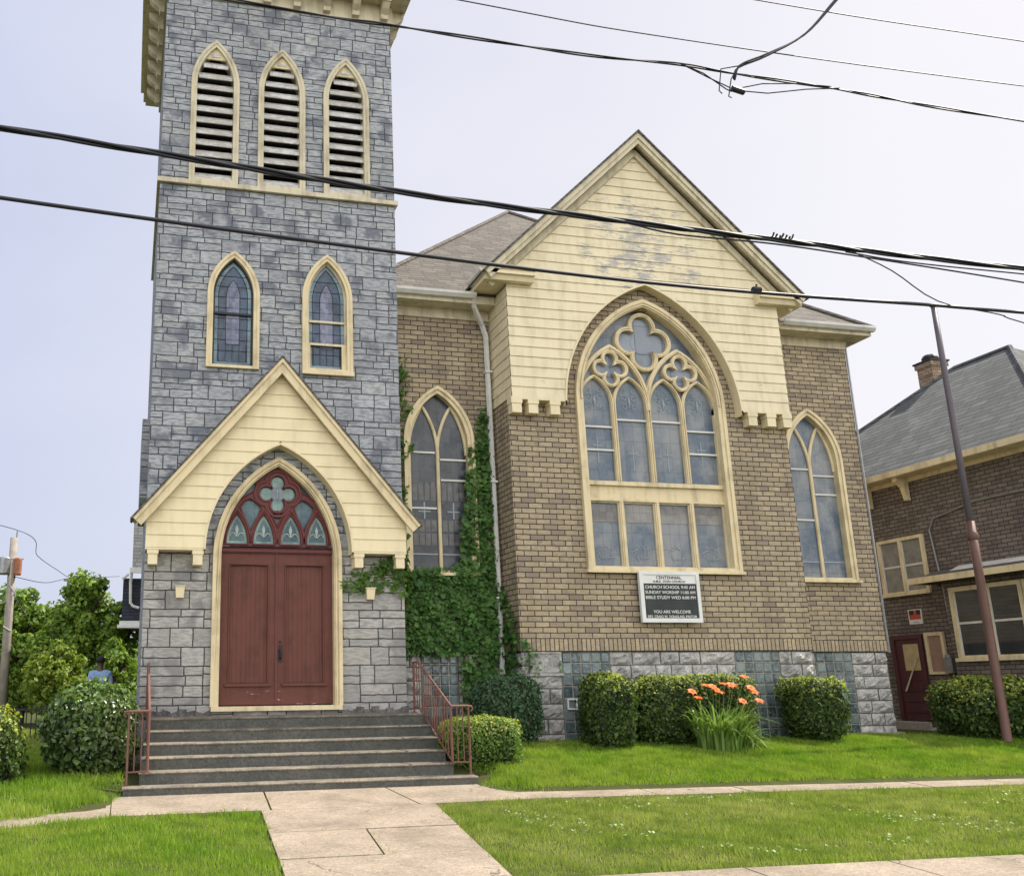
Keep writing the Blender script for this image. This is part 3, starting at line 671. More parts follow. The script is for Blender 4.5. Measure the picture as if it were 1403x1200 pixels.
# --- entrance
b = MB(); b.plate(door.poly(16), [door.off(.105, .0).poly(16)], -.05, .26); b.plate(door.off(-.03, 0).poly(16), [door.off(.03, 0).poly(16)], -.075, -.002); b.tube([(door.cx-1.05, -.06, 1.17)]+loop3(door.off(.07).poly(16)[2:][::-1], -.06)+[(door.cx+.98, -.06, 1.17)], .02, 6)
b.box(-1.07, 1.06, -.1, .28, 1.10, 1.172); dfr = b.build('door_frame', 'trim', CH)
i = door.off(.104, 0); zt = 3.74
for sx in (-1, 1):
    x0, x1 = (i.cx-i.w, i.cx-.012) if sx < 0 else (i.cx+.012, i.cx+i.w)
    b = MB(); st, rl = .145, .3
    xi0, xi1 = x0+st*(1 if sx < 0 else .8), x1-st*(1 if sx > 0 else .8)
    b.plate([(x0, 1.19), (x1, 1.19), (x1, 3.64), (x0, 3.64)], [[(xi0, 1.19+.33), (xi1, 1.19+.33), (xi1, 3.64-.19), (xi0, 3.64-.19)]], .1, .16)
    for q in range(9):                                   # beaded boards of the panel
        a0 = xi0+(xi1-xi0)*q/9; a1 = xi0+(xi1-xi0)*(q+1)/9; b.box(a0+.0012, a1-.0012, .128, .15, 1.5, 3.47)
    b.box(xi0, xi1, .146, .158, 1.5, 3.47)
    lp = [(xi0, 1.52), (xi1, 1.52), (xi1, 3.45), (xi0, 3.45)]; b.tube(loop3(shrink(lp, .012), .102), .018, 6, True)
    b.box(xi0-.04, xi1+.04, .06, .1, 1.48, 1.525)
    lf = b.build('door_leaf', 'red', CH)
    if sx > 0:
        b = MB(); b.box(x0+.02, x0+.085, .09, .1, 1.86, 2.14); b.tube([(x0+.05, .09, 2.06), (x0+.05, .04, 2.06), (x0+.05, .035, 2.0), (x0+.05, .04, 1.93), (x0+.05, .09, 1.91)], .013, 7); b.lathe([(.02, 0), (.02, .02)], (x0+.05, .09, 2.18), 8); b.build('handle', 'black', lf)
    else:
        b = MB(); b.box(x1-.012, x1+.022, .085, .1, 1.19, 3.64); b.build('astragal', 'red_dark', lf)
b = MB(); b.box(i.cx-i.w, i.cx+i.w, .07, .2, 3.642, 3.75); b.box(i.cx-i.w-.01, i.cx+i.w+.01, .045, .07, 3.66, 3.70); b.build('transom_bar', 'red_dark', CH)
# fanlight: plate with the pierced openings
def lancet(cx, w, zb, zs, rise): return Arch(cx, w, zs, rise, zb)
fo = [p for p in door.off(.104, 0).poly(18, False) if p[1] > 3.75]; fo = [(i.cx-i.half(3.75), 3.75), (i.cx+i.half(3.75), 3.75)]+fo
ql = quatre(-.005, 4.66, .19, .118, .13)
holes = [ql]
lan = []
for cx in (-.685, -.235, .225, .675):
    a = Arch(cx, .172, 3.82, .47, 3.80); lan.append(a); holes.append(a.poly(10))
for sx in (-1, 1):
    c = sx*.455; holes.append([(c-.0, 4.02), (c+.10, 4.24), (c+.16, 4.42), (c+.05, 4.52), (c-.02, 4.555), (c-.09, 4.52), (c-.165, 4.42), (c-.1, 4.24)])
    holes.append([(sx*.66, 4.55), (sx*.40, 4.72), (sx*.385, 4.88), (sx*.42, 4.90), (sx*.55, 4.74)][::sx])
holes.append([(-.005, 4.12), (.085, 4.32), (-.005, 4.34), (-.095, 4.32)])
b = MB(); b.plate(fo, holes, .07, .13)
for h in holes: b.tube(loop3(shrink(h, -.018), .07), .02, 6, True)
b.tube(loop3(quatre(-.005, 4.66, .19, .205, .2), .068), .026, 6, True)
for a in lan: b.tube(loop3(a.off(-.055).poly(10, False), .066), .022, 6)
fan = b.build('fanlight', 'red_dark', CH)
b = MB(); b.plate(fo, [], .115, .122); b.build('glass', 'glass_aqua', fan)
b = MB(); b.plate(circle(-.005, 4.66, .115), [], .1, .112); b.build('center_roundel', 'glass_blue', fan)
for k in range(4):
    b = MB(); q = (-.005+.19*math.cos(k*PI/2), 4.66+.19*math.sin(k*PI/2)); b.plate(circle(*q, .105), [], .104, .1145); b.box(q[0]-.1, q[0]+.1, .1005, .104, q[1]-.004, q[1]+.004); b.box(q[0]-.004, q[0]+.004, .1, .104, q[1]-.1, q[1]+.1); b.build('roundel', 'glass_lobe', fan)
for a in lan:
    b = MB(); b.plate(a.off(.004).poly(10), [a.off(.042).poly(10)], .106, .1145); b.build('border_glass', 'glass_lobe', fan)
b = MB()
for a in lan:                                            # fleur-de-lis in pale glass
    c, z = a.cx, 3.9; b.plate([(c, z), (c+.022, z+.1), (c+.026, z+.15), (c, z+.22), (c-.026, z+.15), (c-.022, z+.1)], [], .103, .112)
    for s_ in (-1, 1): b.tube([(c+s_*.012, .106, z+.02), (c+s_*.05, .106, z+.075), (c+s_*.095, .106, z+.075), (c+s_*.115, .106, z+.03)], [.012, .016, .014, .008], 6)
b.tube([(-.005, .098, 4.58), (-.005, .098, 4.75)], [.006, .012], 6)
b.build('fleur_de_lis', 'pale_glass', fan)
# --- porch gable on brackets
PC = -.012; PH = 2.17; PB = 3.66; PA = 6.93; PY = -.25; ps = (PA-4.12)/2.36
parch = Arch(PC, 1.245, 3.62, 1.85, 3.4)
def clap(b, zs, xl, xr, hole, yf, lap=.016, sub=4):
    for z0, z1 in zip(zs[:-1], zs[1:]):
        zz = np.linspace(z0, z1, sub+1)
        for za, zb_ in zip(zz[:-1], zz[1:]):
            ya, yb = yf-lap*(1-(za-z0)/(z1-z0)), yf-lap*(1-(zb_-z0)/(z1-z0))
            ha, hb = hole.half(za) if za < hole.zs+hole.rise else 0, hole.half(zb_) if zb_ < hole.zs+hole.rise else 0
            segs = [(xl(za), hole.cx-ha, xl(zb_), hole.cx-hb), (hole.cx+ha, xr(za), hole.cx+hb, xr(zb_))]
            for a0, a1, b0, b1 in segs:
                if a1-a0 < 1e-4 and b1-b0 < 1e-4: continue
                b.add([(a0, ya, za), (a1, ya, za), (b1, yb, zb_), (b0, yb, zb_)], [(0, 1, 2, 3)])
                if za == z0: b.add([(a0, ya, za), (a1, ya, za), (a1, yf, za), (a0, yf, za)], [(3, 2, 1, 0)])
zs = np.append(np.arange(PB, 6.6, .205), 6.70)
b = MB(); lim = lambda z: min(PH, max(0.0, (6.70-z)/ps))
clap(b, zs, lambda z: PC-lim(z), lambda z: PC+lim(z), parch, PY)
for sx in (-1, 1): b.box(PC+sx*PH, PC+sx*(PH-.02), PY, 0, PB, 4.12)
pg = b.build('porch_gable', 'cream_porch', CH)
b = MB(); pin = parch; lo_, li_ = pin.off(-.002).poly(20, False), pin.off(.03).poly(20, False)
for A, B in zip(range(len(lo_)-1), range(1, len(lo_))):
    q = [(lo_[A], lo_[B], li_[B], li_[A])][0]
    b.add([(p[0], PY-.028, p[1]) for p in q]+[(p[0], -.002, p[1]) for p in q], [(0,1,2,3),(7,6,5,4),(0,4,5,1),(2,6,7,3)])
for sx in (-1, 1): b.box(PC+sx*1.247, PC+sx*1.215, PY-.028, -.002, PB-.02, 3.62)
for sx in (-1, 1): b.box(PC+sx*1.25, PC+sx*PH, PY-.01, -.002, PB-.035, PB-.001)
b.build('arch_soffit', 'cream', pg)
b = MB()
for sx in (-1, 1):
    for f in (1.0, .94):
        pass
    n_ = Vector((sx*ps, 1)).normalized(); d_ = Vector((sx*1, -ps)).normalized()
    def rk(t0, t1, ya, yb, l0=0, l1=1):
        A = Vector((PC, PA)); E = Vector((PC+sx*2.38, PA-ps*2.38)); 
        pts = [A-n_*t0, E-n_*t0, E-n_*t1, A-n_*t1]; pts[0].x = PC; pts[3].x = PC; pts[0].y = PA-t0/n_.y; pts[3].y = PA-t1/n_.y
        b.hexa([(p[0], ya, p[1]) for p in (pts[3], pts[2])]+[(p[0], yb, p[1]) for p in (pts[2], pts[3])]+[(p[0], ya, p[1]) for p in (pts[0], pts[1])]+[(p[0], yb, p[1]) for p in (pts[1], pts[0])])
    rk(.0, .05, PY-.2, 0); rk(.05, .17, PY-.17, PY-.1); rk(.05, .08, PY-.1, PY+.01)
rb = b.build('rake_board', 'trim', pg)
b = MB()
for sx in (-1, 1):
    n_ = Vector((sx*ps, 1)).normalized(); A = Vector((PC, PA)); E = Vector((PC+sx*2.4, PA-ps*2.4)); t = .03
    b.hexa([(A.x, PY-.215, A.y+.003), (E.x, PY-.215, E.y+.003), (E.x, 0, E.y+.003), (A.x, 0, A.y+.003), (A.x, PY-.215, A.y+t/n_.y), (E.x+n_.x*t, PY-.215, E.y+n_.y*t), (E.x+n_.x*t, 0, E.y+n_.y*t), (A.x, 0, A.y+t/n_.y)])
b.build('porch_roof', 'roof', CH)
for x in (-2.06, -1.345, 1.33, 2.05):
    b = MB(); b.box(x-.075, x+.075, PY+.01, -.003, 3.39, PB-.036); b.box(x-.09, x+.09, PY-.005, -.003, PB-.1, PB-.037); b.build('bracket', 'cream', pg)
# --- main body: wings, bay, roofs
WY = 1.05; BX0, BX1 = 4.385, 10.31; BC = 7.345; BY = .29; GYF = .10
wl = Arch(3.235, .675, 5.95, 1.10, 3.47); wr = Arch(11.46, .675, 5.95, 1.10, 3.45)
bw_ = Arch(7.345, 1.575, 6.75, 2.13, 3.48)
b = MB()
b.plate([(2.0, 2.25), (BX0, 2.25), (BX0, 8.8), (2.0, 8.8)], [wl.poly()], WY, WY+.25)
b.plate([(BX1, 2.25), (12.655, 2.25), (12.655, 8.8), (BX1, 8.8)], [wr.poly()], WY, WY+.25)
b.box(12.655, 12.40, WY+.25, 12, 2.25, 8.8); b.box(2.0, 2.25, WY+.25, 12, 2.25, 8.8); b.box(2.25, 12.4, 11.75, 12, 2.25, 8.8)
b.build('brick_wall', 'brick', CH)
b = MB()
b.plate([(BX0, 2.25), (BX1, 2.25), (BX1, 8.75), (BX0, 8.75)], [[(p[0], min(p[1], 8.7499-.0)) for p in bw_.poly() if p[1] < 8.7]], BY, BY+.25)
b.box(BX0, BX0+.25, BY+.25, WY, 2.25, 8.9); b.box(BX1-.25, BX1, BY+.25, WY, 2.25, 8.9)
b.plate([(BX0+.3, 8.75)]+[p for p in bw_.poly(12, False)[::-1] if p[1] > 8.77 and abs(p[0]-7.345) < .6][:0]+[(BX1-.3, 8.75), (BX1-.3, 9.6), (BX0+.3, 9.6)], [[(7.345-bw_.half(8.751), 8.751), (7.345+bw_.half(8.751), 8.751), (7.345, 8.88)]], BY, BY+.25)
b.build('bay_wall', 'brick', CH)
b = MB()
b.box(2.2, BX0-.004, WY-.012, WY+.2, 2.02, 2.249); b.box(BX1+.004, 12.667, WY-.012, WY+.2, 2.02, 2.249); b.box(12.46, 12.667, WY+.2, 12, 2.02, 2.249)
b.box(BX0-.012, BX1+.012, BY-.012, BY+.2, 2.02, 2.249); b.box(BX0-.012, BX0+.2, BY+.2, WY-.012, 2.02, 2.249); b.box(BX1-.2, BX1+.012, BY+.2, WY-.012, 2.02, 2.249)
b.build('soldier_course', 'soldier', CH)
for x0, x1, y0 in ((BX1-.09, BX1+.01, BY), (BX0-.01, BX0+.09, BY), (12.575, 12.664, WY)):
    b = MB(); b.box(x0, x1, y0-.009, y0-.001, 2.25, 6.6 if y0 == BY else 8.5); b.build('corner_strip', 'brick', CH)
# foundation of rock-faced blocks
def rock(b, x0, x1, z0, z1, y, ax='y', hs=.235):
    nrow = max(1, round((z1-z0)/hs)); h = (z1-z0)/nrow
    for r in range(nrow):
        x = x0; first = True
        while x < x1-.02:
            wd = R_.uniform(.3, .62) if not first else R_.uniform(.22, .6)
            first = False
            if x1-(x+wd) < .2: wd = x1-x
            g0 = R_.uniform(.006, .016); a0, a1, c0, c1 = x+g0, x+wd-g0, z0+r*h+g0*.9, z0+(r+1)*h-g0*.9
            nx, nz = 9, 6; ph = R_.uniform(0, 9); amp = R_.uniform(.055, .10); vs = []; fs = []
            for j in range(nz):
                for i_ in range(nx):
                    u, v = i_/(nx-1), j/(nz-1); ed = min(1, 5*min(u, 1-u))*min(1, 4*min(v, 1-v))
                    d = amp*ed*(.55+.45*math.sin(u*7+ph)*math.cos(v*5+ph*1.7))+ed*R_.uniform(-.02, .022)
                    px, pz = a0+(a1-a0)*u, c0+(c1-c0)*v
                    vs.append((px, y-d, pz) if ax == 'y' else (y-d, px, pz) if ax == '-x' else (y+d, px, pz))
            for j in range(nz-1):
                for i_ in range(nx-1): fs.append((j*nx+i_, j*nx+i_+1, (j+1)*nx+i_+1, (j+1)*nx+i_))
            b.add(vs, fs); x += wd
gb = [(5.14, 6.085), (8.64, 9.575)]
fb_y = BY+.03
def found(*a):
    q = MB(); rock(q, *a); return q.build('foundation', 'stone', CH, fix=False)
for x0, x1 in ((BX0, 4.53), (6.09, 8.635), (9.58, BX1)): found(x0, x1, .35, 2.018, fb_y)
found(4.53, 5.135, .35, 1.64, fb_y)
found(BY+.03, WY, .35, 2.018, BX0+.03, '-x'); found(WY, 12, .35, 2.018, 12.63, 'x')
for x0, x1 in ((11.815, 12.65), (BX1, 10.965), (3.47, BX0), (2.18, 2.78)): found(x0, x1, .35, 2.018, WY+.03)
b = MB(); b.box(BX0+.035, BX1-.035, BY+.035, WY+.06, .2, 2.018); b.box(2.2, 12.62, WY+.04, 11.9, .2, 2.019); b.build('foundation_core', 'dark_mortar', CH)
b = MB(); b.box(4.53, 5.135, BY-.01, BY+.034, 1.645, 2.016); b.box(4.50, 5.15, BY-.035, BY+.034, 1.60, 1.644); b.plate([(4.54, 1.66), (5.125, 1.66), (5.125, 2.005), (4.54, 2.005)], [[(4.58, 1.72), (5.085, 1.72), (5.085, 1.985), (4.58, 1.985)]], BY-.025, BY-.01)
for c in (4.66, 4.83, 5.0): b.tube(loop3(Arch(c, .1, 1.82, .14, 1.73).poly(8, False), BY-.012), .009, 5)
for c in (4.63, 4.68, 4.74, 4.80, 4.85, 4.92, 4.98, 5.03): b.tube([(c, BY-.012, 1.76), (c+.012, BY-.012, 1.86)], .008, 5)
b.build('cornerstone', 'stone', CH)
# glass block windows
def glassblock(x0, x1, z0, z1, y, vent):
    nxb = max(3, round((x1-x0)/.19)); nzb = round((z1-z0)/.195); bw2, bh2 = (x1-x0)/nxb, (z1-z0)/nzb
    q = MB(); q.box(x0, x1, y+.03, y+.09, z0, z1); gw = q.build('glass_block_window', 'kerb', CH)
    q = MB()
    for i_ in range(nxb):
        for j in range(nzb):
            a0, a1, c0, c1 = x0+i_*bw2+.008, x0+(i_+1)*bw2-.008, z0+j*bh2+.008, z0+(j+1)*bh2-.008; mx_, mz_ = (a0+a1)/2, (c0+c1)/2; tl = R_.uniform(-.004, .004)
            q.add([(a0, y+.028, c0), (a1, y+.028, c0), (a1, y+.028, c1), (a0, y+.028, c1), (a0+.02, y+.006+tl, c0+.02), (a1-.02, y+.006, c0+.02), (a1-.02, y+.006-tl, c1-.02), (a0+.02, y+.006, c1-.02)],
                  [(0,1,5,4),(1,2,6,5),(2,3,7,6),(3,0,4,7),(4,5,6,7)])
    q.build('glass_blocks', 'gblock', gw)
    if vent:
        q = MB(); vx, vz = vent; q.plate([(vx, vz), (vx+.19, vz), (vx+.19, vz+.19), (vx, vz+.19)], [[(vx+.025, vz+.025), (vx+.165, vz+.025), (vx+.165, vz+.165), (vx+.025, vz+.165)]], y-.02, y+.03); q.build('vent', 'white', gw)
def m_gblock():
    s = NT('glass block'); s.pos(); rnd = s._g.outputs['Random Per Island']
    c = s.ramp(rnd, [(0, (.03, .045, .05)), (.5, (.075, .105, .112)), (.9, (.13, .165, .17)), (1, (.22, .26, .26))])
    wv = s.noise(14, 3, dist=.8); c = s.mix(s.ramp(wv, [(.45, 0.0), (.75, .7)]), c, (.22, .28, .3)); s.bump(wv, .3, .02); return s.fin(c, .12, .6)
MAT['gblock'] = m_gblock()
for (x0, x1), v in zip(gb, ((5.19, 1.02), (8.72, 1.18))): glassblock(x0, x1, .42, 2.018, BY, v)
glassblock(10.97, 11.81, .42, 2.018, WY, None); glassblock(2.79, 3.46, .9, 2.018, WY, None)
b = MB(); b.box(BX0-.05, BX1+.05, BY-.12, BY+.05, .3, .46); b.box(BX1, 12.7, WY-.12, WY+.05, .3, .46); b.build('footing', 'kerb', CH)
# bay gable
GA = 12.40; GH = 3.47; gs = (GA-9.04)/GH; GB = 6.67
garch = Arch(7.345, 1.895, 6.55, 2.63, 6.0)
b = MB(); gtop = 11.98
zs = np.append(np.arange(GB, gtop-.1, .2), gtop)
def gl(z): return min(BX1-BC, max(0, (gtop-z)/gs))
clap(b, zs, lambda z: BC-gl(z)*(BC-BX0)/(BX1-BC), lambda z: BC+gl(z), garch, GYF, .018)
for sx, xx in ((-1, BX0), (1, BX1)):
    for z0 in np.arange(GB, 8.85, .2):                   # short returns of the clapboards at the sides
        z1 = min(z0+.2, 9.0); b.add([(xx+sx*.016, GYF-.018, z0), (xx+sx*.016, WY, z0), (xx, WY, z1), (xx, GYF, z1)], [(0, 1, 2, 3)]); b.add([(xx+sx*.016, GYF-.018, z0), (xx+sx*.016, WY, z0), (xx, WY, z0), (xx, GYF, z0)], [(0, 1, 2, 3)])
gg = b.build('gable_front', 'cream_gable', CH)
b = MB(); lo_, li_ = garch.off(-.002).poly(24, False), garch.off(.035).poly(24, False)
for A in range(len(lo_)-1):
    q = (lo_[A], lo_[A+1], li_[A+1], li_[A]); b.add([(p[0], GYF-.03, p[1]) for p in q]+[(p[0], BY-.002, p[1]) for p in q], [(0,1,2,3),(7,6,5,4),(0,4,5,1),(2,6,7,3)])
for sx in (-1, 1):
    b.box(BC+sx*1.897, BC+sx*1.86, GYF-.03, BY-.002, GB-.03, 6.55)
    b.box(BC+sx*1.90, BC+sx*(BX1-BC+.02), GYF-.02, BY-.002, GB-.05, GB-.001)
b.build('arch_soffit', 'cream', gg)
b = MB()
for sx in (-1, 1):
    n_ = Vector((sx*gs, 1)).normalized()
    def rk2(t0, t1, ya, yb, L=GH):
        A = Vector((BC, GA)); E = Vector((BC+sx*L, GA-gs*L)); pts = [Vector((BC, GA-t0/n_.y)), E-n_*t0, E-n_*t1, Vector((BC, GA-t1/n_.y))]
        b.hexa([(p[0], ya, p[1]) for p in (pts[3], pts[2])]+[(p[0], yb, p[1]) for p in (pts[2], pts[3])]+[(p[0], ya, p[1]) for p in (pts[0], pts[1])]+[(p[0], yb, p[1]) for p in (pts[1], pts[0])])
    rk2(0, .09, GYF-.28, GYF); rk2(.09, .17, GYF-.25, GYF-.18); rk2(.17, .3, GYF-.06, GYF-.001)
    rk2(.09, .11, GYF-.2, GYF-.06)
b.build('rake_board', 'trim_worn', gg)
b = MB()
for sx in (-1, 1):
    A = Vector((BC, GA)); E = Vector((BC+sx*(GH+.03), GA-gs*(GH+.03))); n_ = Vector((sx*gs, 1)).normalized(); t = .04
    yb = 6.3
    b.hexa([(A.x, GYF-.31, A.y+.003), (E.x, GYF-.31, E.y+.003), (E.x, 1.6, E.y+.003), (A.x, yb, A.y+.003), (A.x, GYF-.31, A.y+t/n_.y), (E.x+n_.x*t, GYF-.31, E.y+n_.y*t), (E.x+n_.x*t, 1.6, E.y+n_.y*t), (A.x, yb, A.y+t/n_.y)])
b.build('gable_roof', 'roof', CH)
for sx in (-1, 1):                                       # cornice returns
    xo = BC+sx*(GH-.02); xi = BC+sx*(GH-1.02); q = MB()
    q.hexa([(xo, GYF-.16, 8.92), (xi, GYF-.16, 8.92), (xi, WY, 8.92), (xo, WY, 8.92), (xo, GYF-.2, 9.02), (xi, GYF-.2, 9.02), (xi, WY, 9.02), (xo, WY, 9.02)]) if sx < 0 else q.hexa([(xi, GYF-.16, 8.92), (xo, GYF-.16, 8.92), (xo, WY, 8.92), (xi, WY, 8.92), (xi, GYF-.2, 9.02), (xo, GYF-.2, 9.02), (xo, WY, 9.02), (xi, WY, 9.02)])
    q.box(xo, xi, GYF-.25, GYF-.001, 9.021, 9.1); q.hexa([(min(xo, xi), GYF-.27, 9.101), (max(xo, xi), GYF-.27, 9.101), (max(xo, xi), GYF, 9.101), (min(xo, xi), GYF, 9.101), (min(xo, xi), GYF-.02, 9.2), (max(xo, xi), GYF-.02, 9.2), (max(xo, xi), GYF, 9.2), (min(xo, xi), GYF, 9.2)])
    q.build('cornice_return', 'cream', gg)
for x in (4.47, 4.80, 5.24, 9.45, 9.87, 10.23):
    b = MB(); b.box(x-.095, x+.095, GYF-.01, BY-.003, 6.36, GB-.051); b.box(x-.11, x+.11, GYF-.022, BY-.003, 6.54, GB-.052); b.build('bracket', 'cream', gg)
# great window
b = MB(); b.plate(bw_.poly(18), [bw_.off(.13, .07).poly(18)], BY-.06, BY+.3); b.plate(bw_.off(-.02, 0).poly(18), [bw_.off(.05, .03).poly(18)], BY-.085, BY-.002)
b.tube(loop3(bw_.off(.09).poly(18, False), BY-.07), .022, 6); b.box(bw_.cx-1.63, bw_.cx+1.63, BY-.12, BY+.0, 3.43, 3.482)
gw = b.build('great_window', 'trim', CH)
i = bw_.off(.128, .068); gy0 = BY+.13
zT0, zT1 = 4.80, 5.16
up_ = [(i.cx-i.w, zT1), (i.cx+i.w, zT1)] + i.poly(20, False)
lw = (2*i.w-3*.075)/4/2; cxs = [i.cx-i.w+lw+k*(2*lw+.075) for k in range(4)]
lans = [Arch(c, lw-.012, 6.72, .52, 5.19) for c in cxs]
q0 = quatre(BC-.0, 8.04, .315, .225, .22); q1s = [quatre(BC+sx*.76, 7.44, .2, .118, .1) for sx in (-1, 1)]
b = MB()
def band(o_, i_, y0, y1):                               # a flat rib between two arches, open at the foot
    p, q = o_.poly(14), i_.poly(14); b.plate(p[1:]+[p[0]]+[q[0]]+q[1:][::-1], [], y0, y1)
for k, a in enumerate(lans): band(a.off(-.058, 0), a, gy0-.05-.003*k, gy0+.03); band(a.off(-.036, 0), a.off(-.018, 0), gy0-.075-.003*k, gy0-.04)
for k, sx in enumerate((-1, 1)):
    big = Arch(BC+sx*.735, .735, 6.72, 1.17, 6.62); band(big.off(-.05, 0), big.off(.035, 0), gy0-.068-.003*k, gy0+.03); band(big.off(-.022, 0), big.off(.008, 0), gy0-.088-.003*k, gy0-.06)
b.plate(quatre(BC, 8.04, .315, .30, .3), [q0], gy0-.080, gy0+.03); b.tube(loop3(quatre(BC, 8.04, .315, .268, .26), gy0-.08), .02, 6, True); b.tube(loop3(shrink(q0, -.006), gy0-.078), .012, 5, True)
for k, sx in enumerate((-1, 1)):
    b.plate(quatre(BC+sx*.76, 7.44, .2, .182, .19), [q1s[k]], gy0-.084-.002*k, gy0+.03); b.tube(loop3(quatre(BC+sx*.76, 7.44, .2, .155, .15), gy0-.085), .015, 6, True)
b.build('tracery', 'trim', gw)
b = MB(); b.plate(up_, [], gy0+.02, gy0+.03); b.plate([(i.cx-i.w, i.zb), (i.cx+i.w, i.zb), (i.cx+i.w, zT0), (i.cx-i.w, zT0)], [], gy0+.02, gy0+.03); b.build('glass', 'glass', gw)
b = MB()
for c, d, r in ((( BC, 8.04), .315, .225),)+tuple(((BC+sx*.76, 7.44), .2, .118) for sx in (-1, 1)):
    b.plate(circle(*c, d-r*.35, 20), [], gy0+.008, gy0+.016)
    for k in range(4): b.plate(circle(c[0]+d*math.cos(k*PI/2), c[1]+d*math.sin(k*PI/2), r, 20), [], gy0+.01+.002*k, gy0+.0185)
b.build('foil_glass', 'glass_blue', gw)
for k, a in enumerate(lans):                             # crosses, scrolls and sash bars of each light
    zc = 5.85 if k in (0, 3) else 5.72; b = MB(); b.box(a.cx-.009, a.cx+.009, gy0+.012, gy0+.019, zc-.3, zc+.2); b.box(a.cx-.1, a.cx+.1, gy0+.010, gy0+.019, zc+.03, zc+.05); b.build('glass_cross', 'dim_glass', gw)
    b = MB()
    for sx in (-1, 1):
        for (r0, z0, ph) in ((.075, 6.86, 0), (.06, 6.68, 1), (.05, 7.0, .5)):
            b.tube([(a.cx+sx*(.045+r0*(1-q/11)*math.cos(q*.75+ph)+.06), gy0+.016, z0+r0*(1-q/11)*math.sin(q*.75+ph)) for q in range(10)], [.004+.006*math.sin(q*.35) for q in range(10)], 5)
    b.tube([(a.cx, gy0+.016, 6.66), (a.cx, gy0+.016, 6.78), (a.cx, gy0+.016, 6.9)], [.008, .035, .008], 6); b.build('glass_scroll', 'dim_glass', gw)
    for z in ((6.26, 5.80) if k in (0, 3) else (6.42,)):
        b = MB(); b.box(a.cx-a.w, a.cx+a.w, gy0-.02, gy0+.019, z-.018, z+.018); b.build('sash_rail', 'gutter', gw)
for c in cxs:                                            # painted wreaths at the foot of the lower lights
    b = MB()
    for q in range(14):
        th = 2*PI*q/14; r0 = .13+.02*math.sin(5*th); b.tube([(c+r0*math.cos(th), gy0+.016, i.zb+.28+r0*.8*math.sin(th)), (c+(r0+.06)*math.cos(th+.4), gy0+.016, i.zb+.28+(r0+.06)*.8*math.sin(th+.4))], [.014, .004], 5)
    b.build('glass_wreath', 'dim_glass', gw)
    b = MB(); b.box(c-lw+.035, c+lw-.035, gy0+.010, gy0+.018, i.zb+.86, zT0-.06); b.build('upper_glass', 'glass_brown', gw)
b = MB(); b.box(i.cx-i.w, i.cx+i.w, gy0-.03, gy0+.05, zT0, zT1-.002); b.box(i.cx-i.w, i.cx+i.w, gy0-.09, gy0-.03, zT1-.06, zT1+.02); b.box(i.cx-i.w, i.cx+i.w, gy0-.07, gy0-.03, zT0, zT0+.05); b.build('transom_panel', 'trim', gw)
for c0, c1 in zip(cxs[:-1], cxs[1:]):
    b = MB(); m_ = (c0+c1)/2; b.box(m_-.045, m_+.045, gy0-.055, gy0+.05, i.zb, zT0-.001); b.box(m_-.02, m_+.02, gy0-.075, gy0-.055, i.zb, zT0-.001); b.build('mullion', 'trim', gw)
b = MB()
for c in cxs: b.plate([(c-lw, i.zb), (c+lw, i.zb), (c+lw, zT0), (c-lw, zT0)], [[(c-lw+.03, i.zb+.03), (c+lw-.03, i.zb+.03), (c+lw-.03, zT0-.03), (c-lw+.03, zT0-.03)]], gy0-.02, gy0+.019)
b.build('lower_sash', 'trim_worn', gw)
# side windows
for a in (wl, wr):
    b = MB(); b.plate(a.poly(14), [a.off(.1, .05).poly(14)], WY-.05, WY+.22); b.plate(a.off(-.03, 0).poly(14), [a.off(.03, .02).poly(14)], WY-.08, WY-.002); b.box(a.cx-a.w-.08, a.cx+a.w+.08, WY-.12, WY, a.zb-.05, a.zb+.003)
    sw = b.build('side_window', 'trim', CH)
    i = a.off(.098, .048); y = WY+.09
    b = MB(); b.plate(i.poly(14), [], y+.01, y+.02); b.build('glass', 'glass_wing' if a is wl else 'glass', sw)
    b = MB(); zs_ = 6.1
    b.tube([(i.cx, y-.01, i.zb), (i.cx, y-.01, zs_)], .038, 8)
    for sx in (-1, 1):
        sub = Arch(i.cx+sx*i.w*.5, i.w*.5, zs_-.35, .95, 3); pts = [p for p in sub.poly(14, False)]
        b.tube(loop3(pts, y-.01), .034, 8)
    b.build('tracery', 'trim', sw)
    for sx in (-1, 1):
        for z in ((5.65, 5.25) if sx > 0 else (5.78, 4.7)):
            b = MB(); b.box(i.cx+sx*.05, i.cx+sx*i.w*.98, y-.02, y+.008, z-.018, z+.018); b.build('sash_rail', 'gutter', sw)
        b = MB(); b.box(i.cx+sx*.05, i.cx+sx*i.w*.95, y-.008, y+.008, 3.82, 3.845); b.build('sash_rail', 'dim_glass', sw)
        if a is wl:
            b = MB()
            for q in range(4):
                c = i.cx+sx*i.w*.5+(q-1.5)*.12; b.plate(Arch(c, .05, 5.1, .12, 4.85).poly(5), [], y+.002, y+.009); b.box(c-.05, c+.05, y+.002, y+.009, 4.0, 4.22); b.box(c-.05, c+.05, y+.002, y+.009, 4.26, 4.48)
            b.build('pale_panes', 'pane_warm', sw)
            b = MB(); c = i.cx+sx*i.w*.5; b.box(c-.014, c+.014, y+.001, y+.009, 4.5, 4.82); b.box(c-.12, c+.12, y, y+.009, 4.63, 4.655); b.build('glass_cross', 'dim_glass', sw)
